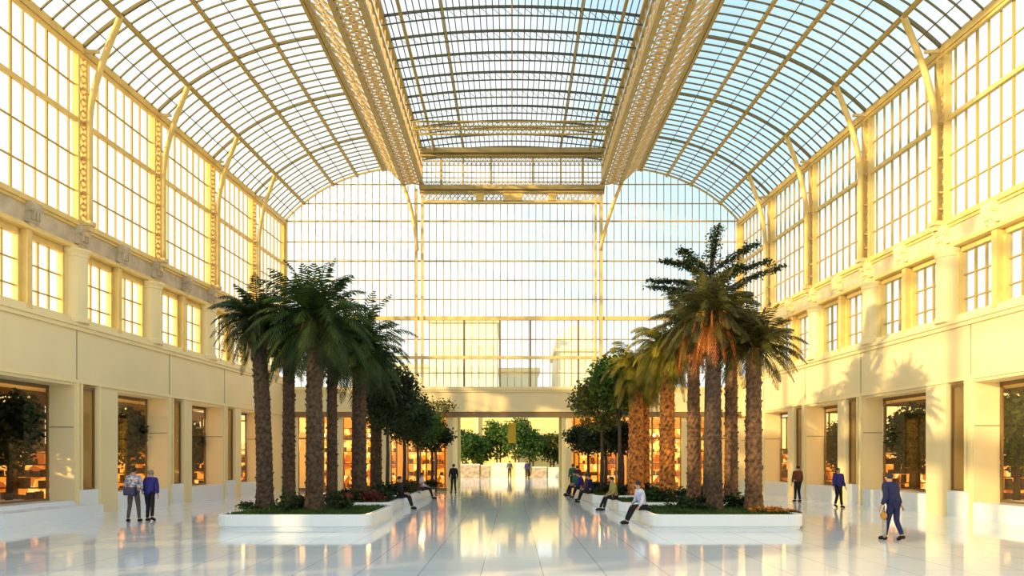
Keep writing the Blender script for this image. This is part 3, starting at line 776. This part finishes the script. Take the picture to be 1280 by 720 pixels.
SP = [(310,22.9,.8,'low dark shrub left of the front left palm'),(352,22.6,.9,'dark shrub between the two front left palm trunks'),(372,23.4,1.2,'taller dark shrub leaning on the second left trunk'),
 (362,24.5,1.2,'dark shrub behind the gap of the front left trunks'),(425,23.2,.95,'low dark shrub right of the second left palm trunk'),(420,24.6,1.3,'bushy dark shrub at the back of the front left planter'),
 (440,27.5,1.3,'shrub at the front of the second left planter'),(470,28.3,1.3,'shrub near the aisle in the second left planter'),(455,29.6,1.4,'shrub behind the stout green palm trunk'),
 (480,32.6,1.5,'shrub at the foot of the tallest left broadleaf tree'),(505,34.5,1.4,'shrub between the left broadleaf trunks'),(523,37.2,1.4,'shrub in the back half of the long left planter'),(535,40,1.3,'last shrub of the long left planter'),
 (852,23.5,1.0,'dark shrub left of the tallest right palm trunk'),(868,24.2,1.2,'dark shrub at the back left of the front right planter'),(912,24.0,1.3,'dark shrub between the two thick right trunks'),(880,22.9,.7,'small shrub before the tallest right trunk'),
 (832,27.2,1.2,'dark shrub in front of the bright orange trunk'),(812,27.6,1.3,'dark shrub at the aisle end of the second right planter'),(850,28,1.4,'bushy shrub right of the bright orange trunk'),(880,28.5,1.4,'shrub at the rear of the second right planter'),
 (775,32.4,1.3,'shrub by the aisle in the long right planter'),(800,33.2,1.4,'shrub at the foot of the thin orange palm'),(760,35,1.3,'shrub under the dark round right tree'),(745,38,1.2,'shrub near the far end of the long right planter')]
for i, (px, d, s, lb) in enumerate(SP): shrub(px, d, s, lb, i)
for (px, d, s, lb) in ((432,26.9,1.1,'reddish shrub in the second left planter near the stout palm'),(462,27.2,1.2,'dark red flowering shrub before the left broadleaf trees'),(512,35.8,1.3,'red leaved shrub in the long left planter')):
    shrub(px, d, s, lb, m=RFM, name='red_shrub')
fm = MB(); r = random.Random(3)
for k in range(6): leafcloud(fm, (k*.16-.4, r.uniform(-.1,.1), .12), .14,.14,.12, 60, .09, r, .2)
fmm = fm.mesh('flowers', M['flower']); lm = MB()
for k in range(6): leafcloud(lm, (k*.16-.4, r.uniform(-.1,.1), .07), .18,.18,.1, 60, .1, r, .2)
lmm = lm.mesh('leaves', M['leafdark'])
for i, (px, lb) in enumerate(((957,'orange flower clump at the right corner of the front right planter'),(978,'orange flower clump beside the other at the planter corner'))):
    d = 22.0 if i == 0 else 21.8; t = thing('flower_clump', (at(px,d), d, .38), lb, 'flowers', 'orange flowers in the right planter')
    o = link('flowers', fmm, t); link('leaves', lmm, t)
    if i: t.scale = (.9,1,.7)

# ------------------------------------------------------------------ far end: stone planters and bushes
for i, (x0, x1, z, m, lb) in enumerate(((575,600,1.45,'stone','long rough stone planter left of the far walkway'),(601,613,1.35,'stone','short brown stone planter next to the long one'),(614,636,1.6,'palestone','pale stone planter left of the far standing person'),
    (643,657,1.6,'palestone','pale stone block between the two far standing people'),(665,684,1.15,'stone','low brown stone planter right of the far people'),(685,706,1.1,'palestone','low pale stone planter before the right post'))):
    d = 77.0; a, b = at(x0,d), at(x1,d); t = thing('stone_planter', ((a+b)/2, d, 0), lb, 'stone planter', 'stone planters at the far end'); w = (b-a)/2-.04
    g = MB(); g.box(-w,w,0,1.3,0,z-.12); n = int(z/.3)
    g.obj('body', M[m], t, bevel=.04)
    g = MB(); g.box(-w-.03,w+.03,-.05,1.35,z-.12,z); g.obj('coping', M['palestone'], t)
for i, (px, h, rx, leaf, lb) in enumerate(((580,5.6,1.9,'leafgreen','green tree at the left edge of the far opening'),(600,4.7,1.5,'leafgreen','low green tree behind the long stone planter'),(623,6.6,1.9,'leafgreen','leafy green tree left of the middle of the far opening'),
    (646,7.0,1.9,'leafgreen','tallest green tree in the middle of the far opening'),(664,5.8,1.8,'leafgreen','green tree right of the middle of the far opening'),(690,5.2,1.7,'leafolive','dark leaved tree at the right edge of the far opening'),(565,6.5,1.6,'leafdark','dark tree behind the left post of the far opening'),(702,5,1.2,'leafdark','dark tree behind the right post of the far opening'))):
    broad('courtyard_tree', px, 80+(i % 3)*.8, 0, h, rx, h*.38, leaf, lb, 20+i, 2600, .36, multi=2, group='trees beyond the far opening')
g = MB(); g.box(-.27,.27,-.02,.02,0,1.4)
o = g.obj('banner', M['banner']); o.location = (at(640,50), 50, 3.1); tag(o, 'plain yellow cloth hanging in the far opening', 'banner')
g = MB(); g.tube([(at(630,50),50,4.62),(at(650,50),50,4.62)], .03, 6); g.bar((at(633,50),50,4.6),(at(633,50),50,5), .02,.02); g.bar((at(647,50),50,4.6),(at(647,50),50,5), .02,.02)
tag(g.obj('banner_rail', M['frame']), 'thin rail holding the yellow cloth', 'rail')

# ------------------------------------------------------------------ shop interiors
def shelf(x, y, rz, label, w=2.2, h=2.3):
    t = thing('display_shelf', (x,y,0), label, 'shelf', 'amber lit shelves inside the shops', rz)
    g = MB(); g.box(-w/2,w/2,.0,.04,0,h); g.obj('back_panel', M['shelfback'], t)
    g = MB()
    for s in (-1,0,1): g.box(s*w/2-.03,s*w/2+.03,-.4,0,0,h)
    g.obj('frame', M['wood'], t)
    r = random.Random(int(x*100+y))
    for j in range(6):
        z = .05+j*(h-.1)/5; g = MB(); g.box(-w/2,w/2,-.4,0,z-.02,z+.02); g.obj('shelf_board', M['wood'], t)
    g = MB()
    for j in range(5):
        z = .07+j*(h-.1)/5; q = -w/2+.08
        while q < w/2-.15:
            ww = r.uniform(.08,.3); hh = r.uniform(.15,.4)
            if r.random() < .7: g.box(q,q+ww,-.3,-.12,z,z+hh)
            q += ww+r.uniform(.01,.1)
    tag(g.obj('goods', M['goods'], t), None, None, None, 'stuff')
def lamp(x, y, z, label, power=120):
    t = thing('pendant_lamp', (x,y,z), label, 'lamp', 'warm pendant lamps inside the shops')
    g = MB(); g.ball((0,0,0), .11,.11,.11, 14, 10); g.obj('bulb_globe', M['lamp'], t, smooth=True)
    g = MB(); g.tube([(0,0,.14),(0,0,5-z)], .012, 6); g.tube([(0,0,.12),(0,0,.22)], [.07,.03], 10); g.obj('cord', M['frame'], t)
    l = bpy.data.lights.new('warm_light', 'POINT'); l.energy = power; l.color = (1,.62,.22); l.shadow_soft_size = .25
    lo = bpy.data.objects.new('warm_light', l); COL.objects.link(lo); lo.location = (x,y,z-.4)
def potted(px, d, side, label, s=1, leaf='leafdark', out=2.2):
    x = side*(W(d)+out); t = thing('potted_tree', (x,d,0), label, 'potted tree', 'potted trees inside the shops')
    g = MB(); g.lathe([(.28,0),(.36,.1),(.42,.55),(.44,.6),(.38,.6),(.36,.52)], seg=20); g.obj('pot', M['white'], t, smooth=True)
    tr, lf = tree_mesh(px, 4.1*s, 1.08*s, 1.6*s, 3000, .2)
    o = tr.obj('trunk', M['treebark'], t, smooth=True); o.location.z = .45; o = lf.obj('foliage', M[leaf], t); o.location.z = .45
SN = {-1:'left', 1:'right'}
ORD = ['first','second','third','fourth','fifth','sixth','seventh','eighth']
for side in (-1, 1):
    L = LED[side]
    for i in range(2, len(L)-1):
        a, b = L[i], L[i+1]; mid = (a+b)/2+.6
        rz = side*-PI/2
        shelf(side*(W(mid)+5.45), mid+.4, rz, 'amber lit shelf on the back wall behind the %s %s opening' % (ORD[i-2], SN[side]))
        shelf(side*(W(mid+2)+3.2), b+1.6, 0, 'amber lit shelf standing across the %s %s shop' % (ORD[i-2], SN[side]), 3.6, 2.3)
        lamp(side*(W(mid)+3.2), mid, 3.5, 'warm round pendant lamp in the %s %s shop' % (ORD[i-2], SN[side]))
potted(1,25.2,-1,'dark potted tree filling the near left shop window',1.05,out=1.9); potted(2,23.4,-1,'second dark potted tree nearer the camera in the near left shop window',1.0,out=2.1)
potted(3,32.0,-1,'dark potted tree behind the two people on the left',1.02,out=1.9); potted(4,37.4,-1,'dark potted tree in the third visible left shop window',.9,out=1.8)
potted(5,25.2,1,'green potted tree in the near right shop window',1.02,'leafgreen',out=1.95); potted(6,31.0,1,'dark potted tree behind the walking person in navy',1.02,out=1.9)
potted(7,32.2,1,'second dark potted tree further along behind the walking person',.95,out=2.9); potted(8,37.0,1,'dark potted tree behind the small distant walker on the right',.9,out=1.8)
for s in (-1, 1):
    for k, x in enumerate((6.0, 9.4, 12.4)):
        shelf(s*x, FAR+5.6, 0, '%s amber shelf from the opening in the %s far room' % (ORD[k], SN[s]), 2.6, 4.2); lamp(s*x, FAR+2.5, 3.6, '%s pendant lamp from the opening in the %s far room' % (ORD[k], SN[s]), 220)

# glowing panels added in place of bright back windows of the shops
for side in (-1, 1):
    L = LED[side]
    for i in range(2, len(L)-1):
        b = L[i+1]; x = side*(W(b)+3.0)
        t = thing('window_glow_panel', (x, b+1.8, 2.55), 'glowing yellow stand-in for a bright window high in the %s %s shop' % (ORD[i-2], SN[side]), 'window stand-in', 'glowing window stand-ins in the shops')
        g = MB(); g.box(-2.0,2.0,0,.06,.1,1.9) if side > 0 else g.box(-1.3,.2,0,.06,.5,1.9); g.obj('panel', M['windowglow'], t)
        g = MB()
        for q in (-2.0,-1.0,0,1.0,2.0) if side > 0 else (-1.3,-.55,.2): g.box(q-.04,q+.04,-.06,.1,.05,1.95)
        g.box(-2.05 if side > 0 else -1.35, 2.05 if side > 0 else .25, -.06,.1,1.9,1.98); g.box(-2.05 if side > 0 else -1.35, 2.05 if side > 0 else .25, -.06,.1,.02,.1)
        g.box(-.05,.05,.06,.12,-2.5,.1); g.obj('frame', M['wood'], t)
# ------------------------------------------------------------------ people
M['skin'] = mat('skin', (.55,.33,.22), .5)
M['hairdark'] = mat('dark_hair', (.02,.015,.012), .6, noise=.3, nscale=30)
M['hairgrey'] = mat('grey_hair', (.30,.26,.22), .7, noise=.3, nscale=30)
def cloth(name, c, c2=None, sc_=12): return mat(name, c, .85, noise=.25, nscale=sc_, col2=c2, spec=.2)
C_ = {'navy': cloth('navy_cloth', (.025,.03,.10)), 'blue': cloth('violet_blue_cloth', (.04,.035,.22)), 'dark': cloth('charcoal_cloth', (.022,.02,.024)), 'grey': cloth('grey_cloth', (.10,.09,.09)),
      'plaid': cloth('pale_patterned_cloth', (.62,.62,.70), (.10,.10,.18), 16), 'white': cloth('white_cloth', (.7,.7,.78)), 'teal': cloth('teal_cloth', (.03,.14,.12)), 'yellow': cloth('ochre_cloth', (.4,.36,.12)),
      'brown': cloth('brown_cloth', (.16,.06,.03)), 'plum': cloth('plum_cloth', (.08,.02,.05)), 'pale': cloth('pale_blue_cloth', (.38,.42,.72), (.75,.75,.85), 6), 'orange': cloth('tan_leather', (.62,.30,.08)), 'palegrey': cloth('pale_grey_cloth', (.5,.47,.42))}
dg = None
def skinmesh(verts, edges, radii, m, levels=1, root=0, extra=None):
    me = bpy.data.meshes.new('tmp'); me.from_pydata([tuple(v) for v in verts], edges, []); o = bpy.data.objects.new('tmp', me); COL.objects.link(o)
    o.modifiers.new('skin', 'SKIN'); s = o.modifiers.new('sub', 'SUBSURF'); s.levels = levels; s.render_levels = levels
    for i, sv in enumerate(me.skin_vertices[0].data):
        r = radii[i]; sv.radius = (r if isinstance(r, tuple) else (r, r)); sv.use_root = (i == root)
    bpy.context.view_layer.update(); dgr = bpy.context.evaluated_depsgraph_get()
    out = bpy.data.meshes.new_from_object(o.evaluated_get(dgr)); bpy.data.objects.remove(o); bpy.data.meshes.remove(me)
    out.materials.clear(); out.materials.append(m)
    out.polygons.foreach_set('use_smooth', [True]*len(out.polygons))
    return out
def person(loc, rz, J, top, legs, hair, label, scale=1, coat=.0, hairr=1.0, cat='person', group=None, hood=False):
    """J: joints in metres for a 1.72 m figure, facing +y"""
    t = thing('person', loc, label, cat, group, rz, scale); V3 = Vector
    pel, chest, neck, head = V3(J['pelvis']), V3(J['chest']), V3(J['neck']), V3(J['head'])
    v, e, r = [], [], []
    def add(p, rad, par=None):
        v.append(V3(p)); r.append(rad); n = len(v)-1
        if par is not None: e.append((par, n))
        return n
    up = (head-neck).normalized()
    i0 = add(pel, (.15,.11)); i1 = add(pel*.5+chest*.5, (.135,.10), i0); i2 = add(chest, (.135,.095), i1); i3 = add(neck, .052, i2)
    i4 = add(head-up*.05, (.07,.08), i3); i5 = add(head+up*.03, (.078,.095), i4); add(head+up*.10, (.05,.06), i5)
    fingers = []
    for s, k in ((-1,'L'), (1,'R')):
        sh, el, wr = V3(J['sh'+k]), V3(J['el'+k]), V3(J['wr'+k])
        a = add(sh, .05, i2); b = add(el, .043, a); c = add(wr, .028, b)
        hd = (wr-el).normalized(); sd = V3((1,0,0)); fw = V3((0,1,0)) if abs(hd.y) < .7 else V3((0,0,1))
        pm = add(wr+hd*.055, (.036,.018), c)
        for q in range(4):
            off = fw*(q-1.5)*.019; L_ = (.068,.08,.085,.07)[q]
            f0 = add(wr+hd*.095+off, .0095, pm); f1 = add(wr+hd*(.095+L_*.55)+off-sd*s*.012, .0085, f0); add(wr+hd*(.095+L_*.9)+off-sd*s*.035, .0075, f1)
        f0 = add(wr+hd*.045+fw*.040-sd*s*.008, .011, c); add(wr+hd*.085+fw*.055-sd*s*.022, .009, f0)
        hp, kn, an, to = V3(J['hip'+k]), V3(J['kn'+k]), V3(J['an'+k]), V3(J['to'+k])
        a = add(hp, .085, i0); b = add(kn, .055, a); c = add(an, .038, b); add(to, .03, c)
    body = skinmesh(v, e, r, M['skin'], 1)
    body_o = link('body', body, t)
    # face: nose, ears, brow, mouth as small forms welded to the body mesh
    g = MB(); fwd = V3((0,1,0)); f = J.get('look', 0); fwd = V3((math.sin(f), math.cos(f), 0)); lat = V3((fwd.y, -fwd.x, 0))
    g.ball(head+fwd*.098+up*.0, .012,.016,.022, 6, 5)
    for s in (-1, 1): g.ball(head+lat*s*.083, .012,.02,.03, 6, 5)
    fo = g.obj('face_features', M['skin'], t, smooth=True)
    g = MB()
    for s in (-1, 1): g.ball(head+fwd*.085+lat*s*.03+up*.025, .011,.011,.008, 6, 5)
    g.ball(head+fwd*.086-up*.045, .022,.01,.005, 6, 5)
    g.obj('eyes_and_mouth', M['hairdark'], t)
    # hair
    g = MB(); hc = head+up*.05-fwd*.034; g.ball(hc, .092*hairr,.096*hairr,.088*hairr, 14, 9)
    if hairr > 1.1: g.ball(head-up*.06-fwd*.06, .08,.05,.11, 10, 7)
    g.obj('hair', M[hair], t, smooth=True)
    # top
    v, e, r = [], [], []
    i0 = add(pel-(chest-pel).normalized()*(.07+coat*.8), (.165+coat*.12,.135+coat*.2)); i1 = add(pel*.5+chest*.5, (.17+coat*.3,.135+coat*.2), i0); i2 = add(chest, (.195+coat*.2,.15+coat*.2), i1); add(neck+(neck-chest).normalized()*.015, .078, i2)
    for s, k in ((-1,'L'), (1,'R')):
        sh, el, wr = V3(J['sh'+k]), V3(J['el'+k]), V3(J['wr'+k])
        a = add(sh, .09+coat*.12, i2); b = add(el, .062+coat*.15, a); add(wr-(wr-el).normalized()*.02, .045+coat*.1, b)
    link('jacket' if coat else 'shirt', skinmesh(v, e, r, C_[top], 1, 2), t)
    v, e, r = [], [], []
    i0 = add(pel, (.12,.10))
    for s, k in ((-1,'L'), (1,'R')):
        hp, kn, an = V3(J['hip'+k]), V3(J['kn'+k]), V3(J['an'+k])
        a = add(hp, .098, i0); m_ = add(hp*.5+kn*.5, .088, a); b = add(kn, .07, m_); add(an+(kn-an).normalized()*.02, .055, b)
    link('trousers', skinmesh(v, e, r, C_[legs], 1), t)
    for s, k in ((-1,'L'), (1,'R')):
        an, to = V3(J['an'+k]), V3(J['to'+k]); g = MB(); dr = (to-an); dr.z = 0; dr.normalize()
        base = an-dr*.05; pz = min(an.z, to.z+.06)
        g.tube([base+V3((0,0,-.03)), an+V3((0,0,-.02)), (an+to)*.5+V3((0,0,.0)), to, to+dr*.035-V3((0,0,.008))], [.042,.052,.05,.042,.02], 10)
        g.obj('shoe', C_['dark'], t, smooth=True)
    return t
def stand(dx=.0, spread=.1, lean=0, step=0, armf=0):
    return dict(pelvis=(0,0,.93), chest=(0,lean*.6,1.30), neck=(0,lean,1.46), head=(0,lean*1.25,1.59),
      shL=(-.175,lean*.9,1.39), shR=(.175,lean*.9,1.39), elL=(-.235,lean*.5-armf*.6,1.12), elR=(.235,lean*.5+armf*.6,1.12), wrL=(-.25,.07+armf,.90), wrR=(.25,.07-armf,.90),
      hipL=(-.09,0,.90), hipR=(.09,0,.90), knL=(-spread*.95,step*.5+.03,.49), knR=(spread*.95,-step*.45+.05,.49), anL=(-spread*1.3,step,.075), anR=(spread*1.3,-step,.075+(.05 if step else 0)), toL=(-spread*1.4,step+.15,.035), toR=(spread*1.4,-step+.14,.035))
def sit(leanx=.0, seat=.43, legf=.42, back=0, one=0):
    z = seat+.10
    return dict(pelvis=(0,0,z), chest=(leanx,.08-back,z+.38), neck=(leanx*1.3,.13-back*1.3,z+.53), head=(leanx*1.5,.17-back*1.4,z+.67),
      shL=(leanx-.17,.11-back,z+.47), shR=(leanx+.17,.11-back,z+.47), elL=(leanx-.24,.12-back,z+.2), elR=(leanx+.24,.12-back,z+.2), wrL=(-.14,.30,z+.10), wrR=(.14,.30,z+.10),
      hipL=(-.09,.03,z-.02), hipR=(.09,.03,z-.02), knL=(-.11,legf,z-.0), knR=(.12,legf,z-.0+one), anL=(-.1,legf+.12,.075), anR=(.12,legf+.2,.075+one), toL=(-.11,legf+.26,.035), toR=(.13,legf+.34,.035+one))
def P(px, d): return (at(px,d), d, 0)
a = stand(spread=.13, step=.0); a['wrL'] = (-.16,.18,1.02); a['wrR'] = (.2,.16,.98)
pA = person(P(167,23.3), .15, a, 'plaid', 'grey', 'hairdark', 'person in pale patterned top and dark trousers, left one of the two standing together', 1.03, hairr=1.04)
g = MB(); g.box(-.2,.2,-.29,-.13,.86,1.12)
bag = g.obj('waist_bag', C_['navy'], None, bevel=.04); bag.location = P(167,23.3); tag(bag, 'dark navy bag worn low on the back of the person in patterned top', 'bag')
b = stand(spread=.09, lean=.08, step=.05); b['wrL'] = (-.18,.12,.95)
person(P(187,23.5), -.1, b, 'blue', 'dark', 'hairgrey', 'person in a violet blue puffy jacket seen from behind, right of two standing together', .97, coat=.10)
c = stand(spread=.06, lean=.12, step=.20, armf=.08); c['wrL'] = (-.27,.12,.88)
person(P(1117,18.0), .35, c, 'navy', 'navy', 'hairdark', 'person in navy jacket walking away past the right shop windows, holding a tan bag', .98, coat=.10)
bt = thing('handbag', (at(1104.5,18.0), 18.0, .62), 'round tan bag held low by the walking person in navy', 'bag')
g = MB(); g.ball((0,0,0), .085,.07,.11, 14, 9); g.obj('body', C_['orange'], bt, smooth=True)
g = MB(); g.tube([(0,-.05,.08),(.02,0,.25),(0,.05,.08)], .012, 6); g.obj('strap', C_['brown'], bt)
ub = thing('furled_umbrella', (at(1105.5,18.1), 18.1, 0), 'pale grey furled umbrella with dark tip beside the walking person', 'umbrella')
g = MB(); g.tube([(0,0,.06),(0,0,.2),(0,0,.5),(0,0,.56)], [.03,.05,.06,.02], 10); g.obj('canopy', C_['palegrey'], ub, smooth=True)
g = MB(); g.tube([(0,0,0),(0,0,.08)], [.035,.03], 8); g.tube([(0,0,.55),(0,0,.66)], .012, 6); g.obj('shaft', C_['dark'], ub)
d_ = stand(spread=.06, step=.12, armf=.05)
person(P(1048,30), PI+.2, d_, 'blue', 'dark', 'hairdark', 'small distant person in violet blue coat walking beside the right wall', .96, coat=.10)
def seated(px, d, side, **k):   # side: which way they face
    pass
S1 = sit(.05, .43, .36, 0); S1['wrL'] = (-.3,.30,.55); S1['anL'] = (-.1,.62,.075); S1['toL'] = (-.1,.77,.035)
person((4.14,22.7,0), PI/2+.3, S1, 'pale', 'dark', 'hairdark', 'person in pale blue top and dark trousers perched on the corner of the right planter', 1.0)
person((4.08,28.4,0), PI/2+.2, sit(0,.43,.4), 'yellow', 'dark', 'hairdark', 'person in ochre top seated on the second right planter edge', 1.0)
person((-4.58,29.3,0), -PI/2-.2, sit(0,.43,.4,.1), 'dark', 'dark', 'hairdark', 'person all in black seated on the second left planter edge', 1.0)
person((-4.62,36.6,0), -PI/2-.1, sit(0,.43,.45,.08), 'white', 'dark', 'hairdark', 'person in white top and black trousers seated on the long left planter', 1.0)
person(P(567,42.6), .3, stand(), 'dark', 'dark', 'hairdark', 'person in black standing at the end of the left planters', 1.0)
person(P(637,74), .1, stand(), 'grey', 'dark', 'hairdark', 'far person in grey standing left of centre by the stone planters', 1.05)
person(P(659,72), -.2, stand(step=.1), 'navy', 'dark', 'hairdark', 'far person in dark blue walking right of centre by the stone planters', 1.05)
GS = [(3.62,33.2,'navy','person in navy seated nearest on the long right planter'),(3.70,34.8,'brown','person in brown seated second on the long right planter'),(3.62,37.3,'blue','person in violet blue seated third on the long right planter'),
      (3.62,38.8,'teal','person in teal seated fourth on the long right planter'),(3.64,40.6,'teal','person in dark teal seated last on the long right planter')]
for (x, y, c, lb) in GS: person((x,y,0), PI/2+.5*math.sin(y*3), sit(.08*math.sin(y*5),.43,.36+.06*math.sin(y),.05), c, 'dark', 'hairdark', lb, 1.0, group='people seated on the long right planter')
person(P(716,43.5), .4, stand(), 'teal', 'dark', 'hairdark', 'person in teal standing beyond the long right planter', 1.0)
person(P(722,41.6), -.5, stand(), 'plum', 'dark', 'hairdark', 'person in plum standing at the end of the long right planter', .95)
person(P(997,34), .2, stand(), 'brown', 'dark', 'hairdark', 'person in brown standing by the right wall behind the flowers', 1.0)

# ------------------------------------------------------------------ sky, sun, camera
wd = bpy.data.worlds.new('sky'); sc.world = wd; wd.use_nodes = True; nt = wd.node_tree; nt.nodes.clear()
out = nt.nodes.new('ShaderNodeOutputWorld'); bg = nt.nodes.new('ShaderNodeBackground'); tc = nt.nodes.new('ShaderNodeTexCoord'); sep = nt.nodes.new('ShaderNodeSeparateXYZ')
nt.links.new(tc.outputs['Generated'], sep.inputs[0])
cr = nt.nodes.new('ShaderNodeValToRGB'); E = cr.color_ramp.elements
E[0].position = 0; E[0].color = (1.05,.99,.78,1); E[1].position = .8; E[1].color = (.30,.56,.86,1)
x = E.new(.22); x.color = (.70,.89,.93,1); x = E.new(.42); x.color = (.54,.80,.94,1)
nt.links.new(sep.outputs['Z'], cr.inputs[0])
# clouds
nz = nt.nodes.new('ShaderNodeTexNoise'); nz.inputs['Scale'].default_value = 3.5; nz.inputs['Detail'].default_value = 7
nt.links.new(tc.outputs['Generated'], nz.inputs['Vector'])
c2 = nt.nodes.new('ShaderNodeValToRGB'); c2.color_ramp.elements[0].position = .45; c2.color_ramp.elements[1].position = .65
nt.links.new(nz.outputs['Fac'], c2.inputs[0])
mx = nt.nodes.new('ShaderNodeMixRGB'); mx.inputs[2].default_value = (1.05,1.02,.97,1); cm = nt.nodes.new('ShaderNodeMath'); cm.operation = 'MULTIPLY'; cm.inputs[1].default_value = .6; nt.links.new(c2.outputs[0], cm.inputs[0]); nt.links.new(cm.outputs[0], mx.inputs[0]); nt.links.new(cr.outputs[0], mx.inputs[1])
# glow of the low sun side (left)
mr = nt.nodes.new('ShaderNodeMapRange'); mr.inputs['From Min'].default_value = -.15; mr.inputs['From Max'].default_value = .8; mr.clamp = True
neg = nt.nodes.new('ShaderNodeMath'); neg.operation = 'MULTIPLY'; neg.inputs[1].default_value = -1; nt.links.new(sep.outputs['X'], neg.inputs[0]); nt.links.new(neg.outputs[0], mr.inputs['Value'])
m2 = nt.nodes.new('ShaderNodeMixRGB'); m2.inputs[2].default_value = (1.5,1.38,1.08,1); nt.links.new(mr.outputs[0], m2.inputs[0]); nt.links.new(mx.outputs[0], m2.inputs[1])
m3 = nt.nodes.new('ShaderNodeMixRGB'); m3.inputs[2].default_value = (1.35,1.28,1.1,1); mr2 = nt.nodes.new('ShaderNodeMapRange'); mr2.inputs['From Min'].default_value = .3; mr2.inputs['From Max'].default_value = .7
nt.links.new(sep.outputs['X'], mr2.inputs['Value']); mz = nt.nodes.new('ShaderNodeMapRange'); mz.inputs['From Min'].default_value = .6; mz.inputs['From Max'].default_value = .3; nt.links.new(sep.outputs['Z'], mz.inputs['Value'])
mm = nt.nodes.new('ShaderNodeMath'); mm.operation = 'MULTIPLY'; nt.links.new(mr2.outputs[0], mm.inputs[0]); nt.links.new(mz.outputs[0], mm.inputs[1])
nt.links.new(mm.outputs[0], m3.inputs[0]); nt.links.new(m2.outputs[0], m3.inputs[1]); nt.links.new(m3.outputs[0], bg.inputs[0]); bg.inputs[1].default_value = 1.05; nt.links.new(bg.outputs[0], out.inputs[0])

sun = bpy.data.lights.new('sun', 'SUN'); sun.energy = 7.0; sun.color = (1,.70,.33); sun.angle = .02
so = bpy.data.objects.new('sun', sun); COL.objects.link(so)
el, az = math.radians(11.5), math.radians(60)     # travels right and away from the camera
dv = Vector((math.sin(az)*math.cos(el), math.cos(az)*math.cos(el), -math.sin(el))); so.rotation_euler = dv.to_track_quat('-Z', 'Y').to_euler()

cam = bpy.data.cameras.new('camera'); co = bpy.data.objects.new('camera', cam); COL.objects.link(co)
co.location = (0,0,H); co.rotation_euler = (PI/2,0,0); cam.sensor_width = 36; cam.lens = F/1280*36; cam.shift_y = (573-360)/1280; cam.clip_end = 2000; cam.clip_start = .1
sc.camera = co
sc.view_settings.view_transform = 'Standard'; sc.view_settings.look = 'None'; sc.view_settings.gamma = 1; sc.view_settings.use_curve_mapping = False; sc.view_settings.exposure = .28
sc.cycles.transparent_max_bounces = 16; sc.cycles.max_bounces = 8; sc.cycles.sample_clamp_indirect = 6
